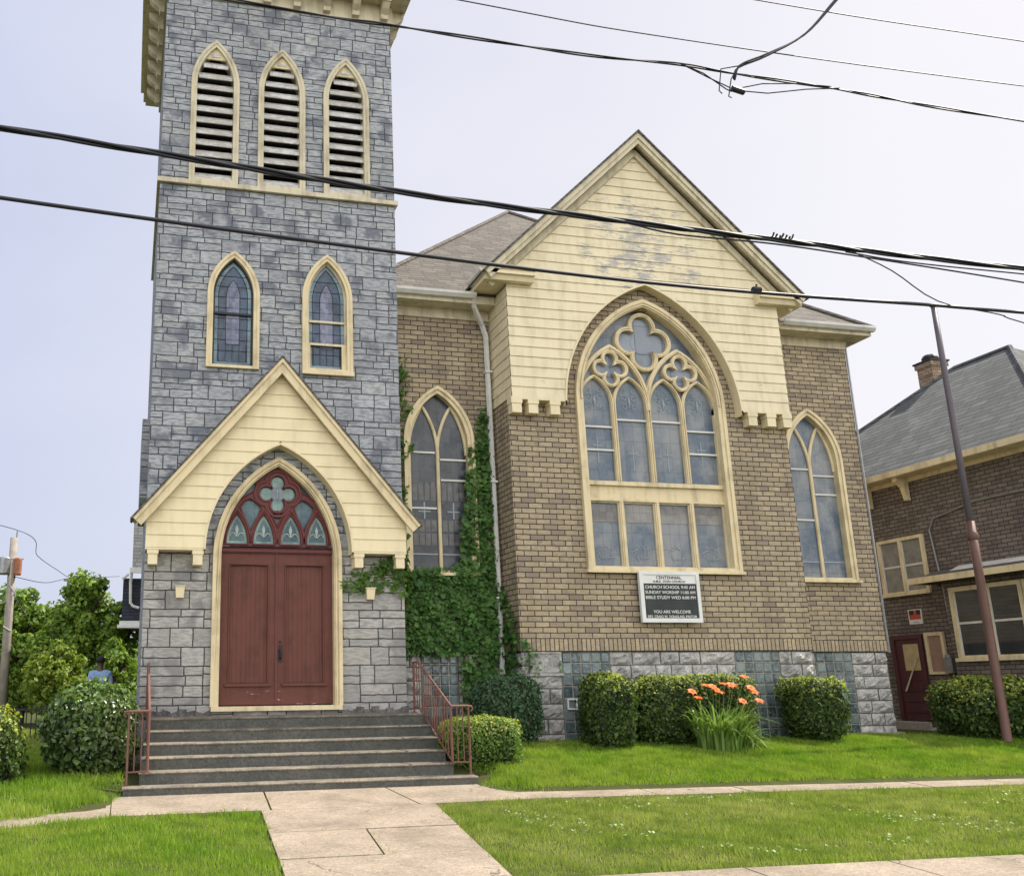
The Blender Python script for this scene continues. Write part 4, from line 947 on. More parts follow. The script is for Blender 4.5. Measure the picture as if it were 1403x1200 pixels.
# main roof, eaves, gutters
RY0 = .6; RZ0 = 8.86; pk = (7.30, 6.45, 14.06); RX0, RX1 = 1.60, 13.08; RYB = 12.45
b = MB(); b.add([(RX0, RY0, RZ0), (RX1, RY0, RZ0), (RX1, RYB, RZ0), (RX0, RYB, RZ0), pk], [(0,1,4),(1,2,4),(2,3,4),(3,0,4),(3,2,1,0)]); b.build('main_roof', 'roof', CH)
b = MB()
for e_ in ((RX0, RY0), (RX1, RY0)):
    b.tube([(e_[0], e_[1], RZ0+.02), (pk[0], pk[1], pk[2]+.02)], .055, 6)
b.build('hip_cap', 'roof', CH)
b = MB()
b.box(2.2, BX0-.02, RY0+.04, WY-.002, 8.70, RZ0-.003); b.box(2.2, BX0-.02, WY-.04, WY-.003, 8.5, 8.699); b.build('eave_soffit', 'trim_worn', CH)
b = MB(); b.box(BX1+.02, RX1-.04, RY0+.04, WY-.002, 8.70, RZ0-.003); b.box(12.657, RX1-.04, WY-.002, 12, 8.70, RZ0-.003)
b.box(BX1+.02, 12.70, WY-.04, WY-.003, 8.5, 8.699)
b.build('eave_soffit', 'trim_worn', CH)
def gutter(p0, p1):
    q = MB(); p0, p1 = Vector(p0), Vector(p1); d = (p1-p0).normalized(); n_ = Vector((0, 0, 1)).cross(d).normalized()
    prof = [(0, -.11), (.07, -.11), (.12, -.05), (.12, 0), (.105, 0), (.1, -.045), (.06, -.095), (0, -.095)]
    vs = [p0+n_*-a+Vector((0, 0, z)) for a, z in prof]+[p1+n_*-a+Vector((0, 0, z)) for a, z in prof]; k = len(prof)
    q.add(vs, [(i_, (i_+1) % k, (i_+1) % k+k, i_+k) for i_ in range(k)]+[tuple(range(k)), tuple(range(2*k-1, k-1, -1))]); return q.build('gutter', 'gutter', CH)
gutter((2.2, RY0+.03, RZ0+.03), (3.95, RY0+.03, RZ0+.03)); gutter((BX1+.5, RY0+.03, RZ0+.03), (RX1, RY0+.03, RZ0+.03))
gutter((BC-GH+.04, .62, 9.13), (BC-GH+.04, -.1, 9.13))
b = MB(); b.tube([(3.93, RY0+.02, 8.80), (3.95, RY0+.1, 8.66), (4.2, WY-.1, 8.38), (4.27, WY-.09, 8.15), (4.28, WY-.09, 2.02), (4.28, WY-.09, .55)], .05, 4)
for z in (3.0, 5.2, 7.4): b.box(4.21, 4.35, WY-.15, WY-.02, z, z+.035)
b.build('downspout', 'white', CH)
b = MB(); b.tube([(10.42, WY-.12, 8.6), (10.42, WY-.1, .5)], .035, 6); b.build('downspout', 'pole', CH)
b = MB(); b.tube([(12.68, WY-.03, 8.6), (12.68, WY-.03, 2.0)], .022, 6); b.build('corner_strip', 'steel', CH)

# wall lamps
for x, side in ((-1.606, 'left'), (1.555, 'right')):
    t = thing('wall_lamp', 'small cream wall lamp on the stone to the %s of the red doors' % side, 'lamp', group='lamps beside the church door')
    b = MB(); b.box(x-.06, x+.06, -.03, -.002, 2.9, 3.02); b.build('back_plate', 'steel', t)
    b = MB(); b.hexa([(x-.06, -.12, 2.875), (x+.06, -.12, 2.875), (x+.06, -.031, 2.875), (x-.06, -.031, 2.875), (x-.075, -.15, 3.05), (x+.075, -.15, 3.05), (x+.075, -.031, 3.05), (x-.075, -.031, 3.05)]); b.build('lamp_shade', 'cream', t)
    b = MB(); b.box(x-.085, x+.085, -.16, -.031, 3.051, 3.07); b.build('cap', 'trim_worn', t)
# notice board
SB = thing('church_sign', 'white framed black letter board hung under the great window', 'sign')
sy = .17
b = MB(); b.box(6.71, 7.94, sy+.005, BY-.08, 2.53, 3.46); b.build('cabinet', 'white', SB)
b = MB(); b.plate([(6.71, 2.53), (7.94, 2.53), (7.94, 3.46), (6.71, 3.46)], [[(6.785, 2.605), (7.875, 2.605), (7.875, 3.40), (6.785, 3.40)]], sy-.03, sy+.004); b.build('frame', 'white', SB)
b = MB(); b.box(6.785, 7.875, sy-.012, sy-.002, 3.24, 3.4); b.build('header_panel', 'white', SB)
b = MB(); b.box(6.785, 7.875, sy-.008, sy-.001, 2.605, 3.239)
for k in range(14): b.box(6.787, 7.873, sy-.011, sy-.008, 2.64+k*.043, 2.643+k*.043)
b.build('letter_board', m_plain('black letter felt', (.018, .026, .027), .45, .4, 5), SB)
def text(name, body, x, z, size, mat, parent, y, width=None, rot=None):
    cu = bpy.data.curves.new('t', 'FONT'); cu.body = body; cu.size = size; cu.align_x = 'CENTER'; cu.align_y = 'CENTER'; cu.extrude = .002; cu.offset = .0006*size/.08
    ob = bpy.data.objects.new('t', cu); COL.objects.link(ob); dg = bpy.context.evaluated_depsgraph_get(); dg.update()
    me = bpy.data.meshes.new_from_object(ob.evaluated_get(dg)); bpy.data.objects.remove(ob); bpy.data.curves.remove(cu)
    co = np.empty(len(me.vertices)*3); me.vertices.foreach_get('co', co); co = co.reshape(-1, 3)
    sx = 1 if width is None else width/max(1e-6, np.ptp(co[:, 0]))
    cx = (co[:, 0].max()+co[:, 0].min())/2 if width else 0
    out_ = np.stack([x+(co[:, 0]-cx)*sx, y-co[:, 2], z+co[:, 1]], 1); me.vertices.foreach_set('co', out_.ravel()); me.update(); me.materials.clear()
    return link(name, me, mat, parent)
for body, z, size, wd in (('CENTENNIAL', 3.345, .082, .52), ('A.M.E. ZION CHURCH', 3.275, .062, .66)): text('lettering', body, 7.32, z, size, 'black', SB, sy-.015, wd)
for body, z, size, wd in (('CHURCH SCHOOL 9:45 AM', 3.17, .078, 1.02), ('SUNDAY WORSHIP 11:00 AM', 3.075, .078, 1.02), ('BIBLE STUDY WED 6:00 PM', 2.98, .078, 1.02), ('YOU ARE WELCOME', 2.72, .078, .76), ('REV. CRAIG W. DOUGLASS, PASTOR', 2.635, .062, 1.0)):
    text('lettering', body, 7.33, z, size, 'white', SB, sy-.0125, wd)

# ------------------------------------------------------------------ front steps and rails
ST = thing('front_steps', 'dark grey concrete steps with worn tan nosings leading up to the red doors', 'steps')
lev = [.08, .196, .363, .53, .70, .865, 1.03]; sy_ = [-2.14, -1.87, -1.58, -1.29, -1.0, -.71]
xl = [-2.37, -2.16, -2.13, -2.10, -2.07, -2.03]; xr = [2.57, 2.31, 2.29, 2.27, 2.25, 2.22]
br = MB(); bt = MB()
for k in range(6):
    yb = sy_[k+1]+.02 if k < 5 else -.031
    br.box(xl[k], xr[k], sy_[k]+.012, yb, -.2, lev[k+1]-.03)
    n = 14; top = lev[k+1]                               # tread with a chipped, rounded nosing
    for q in range(n):
        a0, a1 = xl[k]-.012+(xr[k]-xl[k]+.024)*q/n, xl[k]-.012+(xr[k]-xl[k]+.024)*(q+1)/n; j0, j1 = (R_.uniform(-.004, .004) for _ in '12')
        y0 = sy_[k]
        bt.add([(a0, y0+.002, top-.03), (a1, y0+.002, top-.03), (a1, y0-.004, top-.014), (a0, y0-.004, top-.014), (a1, y0+.014, top), (a0, y0+.014, top), (a1, yb, top+.004), (a0, yb, top+.004), (a0, y0+.02, top-.03), (a1, y0+.02, top-.03)], [(0,1,2,3),(3,2,4,5),(5,4,6,7),(8,9,1,0)])
    for xe, s_ in ((xl[k]-.012, -1), (xr[k]+.012, 1)): bt.add([(xe, sy_[k], top-.03), (xe, yb, top-.03), (xe, yb, top+.004), (xe, sy_[k]+.01, top)], [(0, 1, 2, 3)])
br.build('risers', 'riser', ST); bt.build('treads', 'tread', ST, fix=True)
def rail(label, x, sx):
    t = thing('handrail', label, 'handrail', group='handrails of the church steps')
    ya, yb, zt, zb, xo = -.36, -1.92, 1.84, 1.165, x+sx*.27
    top = [(x, -.06, zt), (x, ya, zt), (x, yb, zb), (xo, yb, zb)]; bot = [(x, -.06, 1.12), (x, ya+.05, 1.12), (x, yb, .38), (xo, yb, .37)]
    b = MB()
    for p, q in zip(top[:-1], top[1:]): b.tube([p, q], .019, 6)
    b.tube([(xo, yb, zb), (xo+sx*.05, yb, zb-.01), (xo+sx*.065, yb, zb-.05), (xo+sx*.035, yb, zb-.08)], .015, 6); b.build('top_rail', 'rail', t)
    b = MB()
    for p, q in zip(bot[:-1], bot[1:]): b.tube([p, q], .014, 6)
    b.build('bottom_rail', 'rail', t)
    def zi(L, y): return float(np.interp(-y, [-p[1] for p in L[:3]], [p[2] for p in L[:3]]))
    b = MB(); y = -.12; st = []
    while y > yb+.04: st.append((x, y, zi(bot, y), zi(top, y))); y -= .125
    st += [(x+sx*.09, yb, .375, zb), (x+sx*.18, yb, .375, zb)]
    for px_, py_, z0, z1 in st: b.tube([(px_+.003*math.sin(k*2.1), py_+.003*math.cos(k*2.1), z0+(z1-z0)*k/8) for k in range(9)], .0095, 5)
    b.build('balusters', 'rail', t)
    for xp, yp, zf, zt_ in ((x, -.07, 1.03, zt), (xo, yb, .196, zb), (x, yb, .363, zb)):
        b = MB(); b.tube([(xp, yp, zf), (xp, yp, zt_)], .018, 6); b.box(xp-.04, xp+.04, yp-.04, yp+.04, zf, zf+.012); b.build('post', 'rail', t)
rail('rusty pink iron handrail on the right of the steps beside the ivy', 2.28, 1)
rail('rusty pink iron handrail on the left of the steps beside the big round bush', -2.06, -1)

# ------------------------------------------------------------------ flagpole
FP = thing('flagpole', 'tall faded maroon flagpole standing on the lawn before the brick house', 'pole')
px, py = 13.07, -1.0
b = MB(); b.lathe([(.092, 0), (.08, .02), (.076, 2.9), (.074, 4.0)], (px, py, .36), 16); b.build('lower_tube', 'pole', FP, True)
b = MB(); b.lathe([(.074, 0), (.09, .02), (.097, .08), (.09, .14), (.062, .17)], (px, py, 4.0), 16); b.build('collar', 'pole', FP, True)
b = MB(); b.lathe([(.06, 0), (.057, 2), (.056, 3.2), (.05, 4.56)], (px, py, 4.16), 14); b.build('upper_tube', 'pole_top', FP, True)
b = MB(); b.tube([(px-.09, py, 8.71), (px+.11, py, 8.79)], .018, 6); b.lathe([(.06, 0), (.06, .03)], (px, py, 8.71), 10); b.build('truck', 'steel', FP)

# ------------------------------------------------------------------ house next door
HS = thing('brick_house', 'dark brown brick house with a blue grey hip roof, right of the church', 'house')
HX = 16.07; HY0, HY1 = -.45, 9.2; HE = 6.4
b = MB(); b.box(HX, HX+8, HY0, HY1, .1, HE); b.build('wall', 'hbrick', HS)
b = MB(); ex0, ex1, ey0, ey1 = 15.62, 24.5, -.9, 9.6; rz = 9.97
b.add([(ex0, ey0, 6.42), (ex1, ey0, 6.42), (ex1, ey1, 6.42), (ex0, ey1, 6.42), (20, 3.44, rz), (20, 5.2, rz)], [(0,1,4),(1,2,5,4),(2,3,5),(3,0,4,5),(3,2,1,0)]); hr = b.build('roof', 'hroof', HS)
b = MB(); b.tube([(ex0, ey0, 6.43), (20, 3.44, rz)], .07, 6); b.tube([(20, 3.44, rz), (20, 5.2, rz)], .07, 6); b.tube([(ex0, ey1, 6.43), (20, 5.2, rz)], .07, 6); b.build('ridge_cap', 'hroof', hr)
b = MB(); b.box(ex0-.03, ex0+.02, ey0-.03, ey1, 6.27, 6.415); b.box(ex0+.02, ex1, ey0-.03, ey0+.02, 6.22, 6.415); b.box(ex0+.02, HX-.002, ey0+.02, ey1, 6.26, 6.30); b.box(HX-.03, HX-.002, HY0, HY1, 6.16, 6.259); b.build('eave_board', 'trim', HS)
def hbr(y):
    q = MB(); q.prism([(HX-.031, 6.255), (HX-.36, 6.255), (HX-.36, 6.17), (HX-.25, 6.1), (HX-.17, 6.02), (HX-.13, 5.86), (HX-.1, 5.72), (HX-.031, 5.7)], y-.07, y+.07, 'y'); return q.build('bracket', 'trim', HS)
for y in (3.42, 4.62, 6.0): hbr(y)
chx, chy = 20.0, 5.95
b = MB(); b.box(chx-.26, chx+.26, chy-.26, chy+.26, 8.5, 10.22); b.box(chx-.3, chx+.3, chy-.3, chy+.3, 10.221, 10.36)
cm = b.build('chimney', 'chimbrick', HS)
b = MB(); b.lathe([(.2, 0), (.22, .08), (.23, .1), (.2, .16), (.17, .2)], (chx, chy, 10.41), 10); b.box(chx-.33, chx+.33, chy-.33, chy+.33, 10.361, 10.41); b.build('chimney_cap', 'black', cm)
def hwin(x, y0, y1, z0, z1, n, fr=.1, mid=True, glass='hglass'):
    """window in a wall that faces -x"""
    q = MB(); wv = (y1-y0-fr*(n+1))/n
    holes = [[(y0+fr+k*(wv+fr), z0+fr), (y0+fr+k*(wv+fr)+wv, z0+fr), (y0+fr+k*(wv+fr)+wv, z1-fr), (y0+fr+k*(wv+fr), z1-fr)] for k in range(n)]
    q.plate([(y0, z0), (y1, z0), (y1, z1), (y0, z1)], holes, x-.06, x+.002, 'x'); q.box(x-.1, x-.061, y0-.05, y1+.05, z0-.03, z0+.05)
    f = q.build('window', 'trim', HS)
    for h in holes:
        g_ = MB(); (a, c), (d, _), (_, e_2), _ = h; g_.box(x-.012, x-.004, a, d, c, e_2); g_.build('pane', glass, f)
        g_ = MB(); zz = (c+e_2)/2; g_.box(x-.03, x-.013, a, d, zz-.025, zz+.025)
        for p0, p1 in (((a, c), (a+.03, e_2)), ((d-.03, c), (d, e_2))): g_.box(x-.03, x-.013, p0[0], p1[0], p0[1], zz-.026); g_.box(x-.03, x-.013, p0[0], p1[0], zz+.026, p1[1])
        g_.build('sash', 'gutter', f)
    return f
hwin(HX, 3.18, 4.62, 3.48, 4.86, 2, .08, glass='curtain')
# sun porch bump-out with its low roof
SX = 15.72
b = MB(); b.box(SX, HX-.002, -3.0, 2.49, .3, 3.62); b.build('sunroom_wall', 'hbrick', HS)
hwin(SX, 1.44, 2.33, 1.87, 3.47, 1, .1); hwin(SX, .5, 1.42, 1.87, 3.47, 1, .09); hwin(SX, -.5, .48, 1.87, 3.47, 1, .09)
b = MB(); b.hexa([(SX-.42, -3.3, 3.62), (HX-.002, -3.3, 3.62), (HX-.002, 2.95, 3.62), (SX-.42, 2.95, 3.62), (SX-.44, -3.3, 3.72), (HX-.002, -3.3, 3.95), (HX-.002, 2.75, 3.95), (SX-.44, 2.97, 3.72)]); b.build('sunroom_roof', 'roof', HS)
b = MB(); b.box(SX-.47, SX-.441, -3.3, 3.0, 3.60, 3.74); b.box(SX-.44, HX-.004, 2.951, 2.98, 3.60, 3.72); b.build('fascia', 'trim', HS)
b = MB(); b.prism([(HX-.03, 3.952), (SX-.1, 3.79), (SX-.1, 3.80), (HX-.03, 3.985)], -2, 2.3, 'y'); b.build('flashing', 'gutter', HS)
# door
b = MB(); b.plate([(3.66, .5), (4.62, .5), (4.62, 2.52), (3.66, 2.52)], [[(3.76, .5001), (4.52, .5001), (4.52, 2.42), (3.76, 2.42)]], HX-.05, HX-.002, 'x'); hd = b.build('door', 'maroon', HS)
b = MB(); b.box(HX-.02, HX-.004, 3.76, 4.52, .52, 2.42)
for z in (.7, .95, 1.2, 1.45): b.box(HX-.035, HX-.02, 3.86, 4.42, z, z+.03)
b.build('door_panel', 'maroon', hd)
b = MB(); b.box(HX-.03, HX-.021, 3.82, 4.28, 1.68, 2.3); b.build('boarded_light', m_plain('plywood', (.45, .36, .2), .8, .2), hd)
b = MB(); b.tube([(HX-.05, 4.35, 1.2), (HX-.05, 3.85, 2.0)], .02, 5); b.build('brace', 'trim_worn', hd)
b = MB(); b.box(HX-.5, HX-.051, 3.3, 4.75, .2, .5); b.build('door_step', 'kerb', HS)
# boarded side light
b = MB(); b.plate([(3.02, 1.58), (3.57, 1.58), (3.57, 2.54), (3.02, 2.54)], [[(3.1, 1.64), (3.48, 1.64), (3.48, 2.46), (3.1, 2.46)]], HX-.06, HX-.002, 'x'); f = b.build('boarded_window', 'trim', HS)
b = MB(); b.box(HX-.03, HX-.004, 3.1, 3.48, 1.64, 2.46); b.build('board', m_plain('faded board', (.3, .2, .15), .8, .2), f)
b = MB(); b.tube([(HX-.03, 2.75, 1.95), (HX-.03, 2.82, 3.55), (HX-.03, 2.95, 4.9), (HX-.03, 2.8, 5.15), (HX-.03, 1.6, 5.35), (HX-.03, .2, 5.35)], .022, 6); b.build('conduit', 'steel', HS)
b = MB(); b.box(HX-.16, HX-.002, 2.78, 3.0, 1.6, 1.95); b.lathe([(.07, 0), (.07, .05), (.05, .07)], (HX-.12, 2.9, 1.95), 10); b.build('meter_box', 'steel', HS)
b = MB(); b.box(SX-.012, SX-.001, -3, 2.5, 1.32, 1.5); b.box(HX-.012, HX-.001, 2.5, 3.6, 1.32, 1.5); b.build('soldier_course', 'hbrick', HS)
WS = thing('warning_sign', 'small red, black and white notice on the brick wall above the house door', 'sign')
b = MB(); b.box(HX-.02, HX-.003, 3.57, 3.97, 2.76, 3.11); b.build('board', 'white', WS)
b = MB(); b.box(HX-.025, HX-.021, 3.60, 3.72, 2.98, 3.09); b.box(HX-.025, HX-.021, 3.80, 3.94, 2.98, 3.09); b.build('black_field', 'black', WS)
b = MB(); b.box(HX-.025, HX-.021, 3.60, 3.94, 2.87, 2.979); b.box(HX-.025, HX-.021, 3.72, 3.80, 2.979, 3.09); b.build('red_field', m_plain('sign red', (.45, .06, .04), .5, .1), WS)
b = MB(); b.box(HX-.024, HX-.021, 3.68, 3.84, 2.80, 2.815); b.build('grey_line', 'steel', WS)

# ------------------------------------------------------------------ overhead wires (pixel paths were measured, built at real depth along the street)
WYP = -8.5
def wire(name, label, pts, r, mat='wire', group='overhead wires along the street', strands=1, y=WYP, cat='cable'):
    t = None; P = [Vector(p) if len(p) == 3 else Vector((p[0], y, p[1])) for p in pts]
    # Catmull-Rom through the points
    Q = [2*P[0]-P[1]]+P+[2*P[-1]-P[-2]]; path = []
    for i_ in range(1, len(Q)-2):
        L = max(4, int((Q[i_+1]-Q[i_]).length/.12))
        for k in range(L):
            t_ = k/L; a, b_, c, d = Q[i_-1], Q[i_], Q[i_+1], Q[i_+2]
            path.append(.5*((2*b_)+(c-a)*t_+(2*a-5*b_+4*c-d)*t_*t_+(3*b_-a-3*c+d)*t_**3))
    path.append(P[-1]); b = MB()
    if strands == 1: b.tube(path, r, 6)
    else:
        for s_ in range(strands):
            b.tube([p+Vector((0, math.cos(i_*.35+2*PI*s_/strands), math.sin(i_*.35+2*PI*s_/strands)))*r*1.1 for i_, p in enumerate(path)], r, 5)
    o = b.build(name, mat, smooth=True); return tag(o, label, cat, group)
wire('overhead_wire', 'thin wire crossing the sky just above the gable peak from the tower top', [(-6, 7.9), (.36, 7.641), (2.556, 7.587), (6.8, 7.669), (14, 7.95)], .006)
wire('overhead_wire', 'thin wire at the very top right corner of the sky', [(-4, 8.25), (3.57, 8.197), (6.93, 8.245), (14, 8.4)], .006)
wire('overhead_cable', 'twisted cable sagging from the tower cornice to the splice cluster and on right', [(-8, 7.5), (-1.6, 7.273), (-.2, 7.258), (1.6, 7.249), (2.605, 7.3), (3.165, 7.286), (4.42, 7.28), (6.7, 7.229), (14, 7.25)], .0085, strands=2)
wire('service_drop', 'slack cable dropping from the top edge to the splice cluster', [(4.9, 8.75), (4.546, 8.366), (4.1, 7.88), (3.612, 7.563), (3.28, 7.38), (3.2, 7.22)], .011, strands=2)
b = MB()
for L_ in ([(2.6, 7.295), (2.85, 7.22), (3.08, 7.08), (3.14, 7.06)], [(2.6, 7.295), (2.9, 7.18), (3.13, 7.1)], [(3.2, 7.1), (3.5, 7.2), (3.9, 7.26), (4.3, 7.285)], [(3.2, 7.08), (3.55, 7.1), (4.0, 7.21), (4.4, 7.28)], [(3.3, 7.38), (3.05, 7.3), (3.0, 7.05), (3.03, 7.02)], [(3.25, 7.36), (3.15, 7.2), (3.1, 7.0), (3.13, 6.99)]):
    b.tube([(x, WYP-.02, z) for x, z in L_], .006, 5)
sp = b.build('wire_splice', 'wire'); tag(sp, 'tangle of looped tails and a dark connector where the slack cable meets the line', 'cable splice', 'overhead wires along the street')
b = MB(); b.tube([(3.14, WYP-.03, 7.09), (3.27, WYP-.03, 7.065)], .03, 8); b.build('connector', 'wire', sp)
wire('overhead_cable', 'thick black cable bundle crossing the belfry base and the gable slope', [(-9, 6.1), (-3.546, 5.784), (-.311, 5.599), (1.95, 5.545), (3.42, 5.52), (6.315, 5.49), (14, 5.5)], .0145, strands=3)
wire('overhead_cable', 'thick black cable crossing the tower windows and the gable base', [(-9, 5.5), (-3.5, 5.177), (-.325, 5.029), (1.92, 4.962), (3.6, 4.965), (5.134, 4.996), (6.2, 5.006), (14, 5.1)], .0165)
wire('overhead_wire', 'thin wire hanging just below the thick bundle at the gable slope', [(1.9, 5.53), (2.4, 5.47), (3.42, 5.475), (4.4, 5.435), (6.28, 5.335), (10, 5.1)], .008)
wire('overhead_wire', 'thin wire leaving the thick bundle near the right edge', [(4.2, 5.47), (4.9, 5.43), (6.3, 5.43), (10, 5.45)], .007)
wire('overhead_wire', 'thin wire slanting from the cable bundle past the flagpole top', [(4.25, WYP, 5.49), (4.7, WYP, 5.32), (5.18, WYP, 5.045), (5.9, WYP, 4.96), (6.25, WYP, 4.88), (9, WYP, 4.4)], .006)
b = MB()
for k in range(7): x = 3.40+k*.035; b.tube([(x, WYP, 5.53+.01*(k % 2)), (x+.012, WYP-.02, 5.585-.012*(k % 3))], .009, 6)
b.tube([(3.36, WYP, 5.545), (3.66, WYP, 5.54)], .014, 7)
tag(b.build('cable_clamp', 'wire'), 'dark clamp cluster on the thick bundle right of the gable slope', 'cable clamp', 'overhead wires along the street')
b = MB(); b.tube([(3.12, WYP, 4.985), (3.2, WYP, 4.985)], .03, 7); b.tube([(3.16, WYP, 5.0), (3.165, WYP, 5.04)], .01, 5); tag(b.build('cable_clamp', 'wire'), 'small dark clip on the lower cable over the gable return', 'cable clamp', 'overhead wires along the street')

# ------------------------------------------------------------------ ivy
def ivy(name, label, chunks, mat, leaf=.08):
    t = thing(name, label, 'ivy'); P = []; N = []
    for kind, pts, dens, depth in chunks:
        poly = pts
        xs_ = [p[0] for p in poly]; zs_ = [p[1] for p in poly]; area = (max(xs_)-min(xs_))*(max(zs_)-min(zs_)); n = int(area*dens)
        for _ in range(n):
            u, v = R_.uniform(min(xs_)-.06, max(xs_)+.06), R_.uniform(min(zs_)-.06, max(zs_)+.06)
            ju, jv = u+R_.gauss(0, .045), v+R_.gauss(0, .045); c = False; j = len(poly)-1
            for i_ in range(len(poly)):
                a, b_ = poly[i_], poly[j]
                if (a[1] > jv) != (b_[1] > jv) and ju < (b_[0]-a[0])*(jv-a[1])/(b_[1]-a[1])+a[0]: c = not c
                j = i_
            if not c: continue
            d = depth*(.35+.65*(.5+.5*math.sin(u*9.0)*math.cos(v*8.0+u*3)))*R_.uniform(.3, 1)
            ax, w0 = kind
            if ax == 'y': P.append((u, w0-.01-d, v)); N.append((0, -1, .45))
            elif ax == '-x': P.append((w0-.01-d, u, v)); N.append((-1, 0, .45))
            else: P.append((w0+.01+d, u, v)); N.append((1, 0, .45))
    return t, leaves('foliage', P, N, leaf*rng.choice([.6, .85, 1.1, 1.4], (len(P), 1)), mat, t, .45, .9, .22)
W_ = ('y', WY)
t, _ = ivy('ivy', 'dark green ivy covering the brick below and beside the left pointed window', [
    (W_, [(2.45, 3.5), (4.25, 3.5), (4.28, 2.1), (4.1, 2.02), (3.7, 2.1), (3.3, 2.0), (2.8, 1.95), (2.6, 2.1), (2.45, 1.85)], 1500, .22),
    (W_, [(3.55, 3.5), (3.66, 3.75), (3.6, 4.3), (3.75, 4.7), (3.72, 5.2), (3.86, 5.5), (3.84, 5.9), (4.02, 6.0), (4.06, 6.6), (4.2, 6.65), (4.25, 5.0), (4.27, 3.4)], 1250, .18),
    (W_, [(2.62, 3.42), (2.7, 3.62), (3.1, 3.55), (3.5, 3.66), (3.7, 3.7), (3.8, 3.42)], 500, .1),
    (W_, [(3.5, 2.2), (4.25, 2.2), (4.3, .7), (3.9, .6), (3.5, 1.0)], 900, .18),
    (('-x', BX0-.02), [(.3, 2.5), (.9, 3.3), (1.0, 1.0), (.3, .9)], 600, .1),
    (('y', BY-.03), [(4.35, 2.35), (4.5, 2.15), (4.62, 2.1), (4.66, 1.55), (4.6, 1.2), (4.35, 1.1)], 380, .1),
    (('y', BY-.03), [(4.6, 1.74), (5.12, 1.74), (5.12, 1.64), (4.6, 1.64)], 200, .03),
    (('y', BY-.03), [(5.0, 2.0), (5.12, 2.0), (5.12, 1.74), (5.04, 1.74)], 200, .03)], 'ivy')
b = MB()
for x, pts in ((0, [(4.1, .5), (4.05, 2.4), (4.12, 4), (4.05, 6.2)]), (0, [(3.0, 1.9), (2.9, 2.6), (3.2, 3.3)]), (0, [(3.5, .6), (3.6, 2.2), (3.45, 3.3)])): b.tube([(a, WY-.02, c) for a, c in pts], .018, 5)
b.build('stem', 'bark', t)
t, _ = ivy('ivy', 'light green ivy tendrils climbing the tower corner over the porch bracket', [
    (W_, [(2.3, 7.55), (2.5, 7.6), (2.72, 7.2), (2.58, 6.9), (2.68, 6.5), (2.5, 6.2), (2.72, 5.8), (2.5, 5.5), (2.6, 5.0), (2.45, 4.4), (2.58, 3.9), (2.46, 3.4), (2.25, 3.4)], 480, .12),
    (('y', 0), [(1.08, 3.12), (1.4, 3.34), (1.75, 3.5), (2.0, 3.66), (2.2, 3.7), (2.2, 2.95), (1.9, 3.1), (1.6, 2.98), (1.2, 3.0)], 900, .09),
    (('x', TW), [(.0, 3.7), (.9, 3.9), (1.0, 2.0), (.5, 2.2), (.02, 2.9)], 800, .16),
    (('x', TW), [(.0, 4.6), (.3, 5.0), (.5, 4.55), (.05, 4.5)], 300, .07)], 'ivy_light', .08)
b = MB(); b.tube([(2.2, .6, .5), (2.2, .3, 2.4), (2.2, .05, 3.3)], .015, 5); b.tube([(2.2, -.01, 3.35), (1.7, -.01, 3.2), (1.15, -.01, 3.07)], .008, 5); b.tube([(2.4, WY-.02, 3.4), (2.5, WY-.02, 5.5), (2.4, WY-.02, 7.4)], .012, 5); b.build('stem', 'bark', t)

# ------------------------------------------------------------------ shrubs
shrub('round_bush', 'big dark round bush left of the steps', (-2.86, -.85, .87), (.67, .62, .66), 2.4, 'holly', 9500, .075, 3, .06, top_tint='box')
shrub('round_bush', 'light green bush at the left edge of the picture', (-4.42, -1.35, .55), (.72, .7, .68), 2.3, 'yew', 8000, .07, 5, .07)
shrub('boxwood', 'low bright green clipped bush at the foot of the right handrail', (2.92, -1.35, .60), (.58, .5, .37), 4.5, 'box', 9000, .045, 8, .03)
shrub('round_bush', 'blue green round bush at the corner of the bay under the ivy', (3.86, -.12, 1.0), (.62, .5, .62), 2.6, 'bluegreen', 9000, .055, 12, .05, top_tint=None)
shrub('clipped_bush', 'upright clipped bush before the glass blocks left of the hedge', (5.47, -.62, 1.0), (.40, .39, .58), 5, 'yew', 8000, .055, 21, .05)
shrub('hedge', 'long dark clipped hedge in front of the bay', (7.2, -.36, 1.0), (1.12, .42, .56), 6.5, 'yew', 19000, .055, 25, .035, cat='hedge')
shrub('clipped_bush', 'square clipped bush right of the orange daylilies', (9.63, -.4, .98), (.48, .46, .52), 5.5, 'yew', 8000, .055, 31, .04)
shrub('round_bush', 'wide round bush behind the flagpole by the brick house', (13.55, -.25, .87), (.95, .8, .62), 2.7, 'yew', 12000, .065, 37, .05)

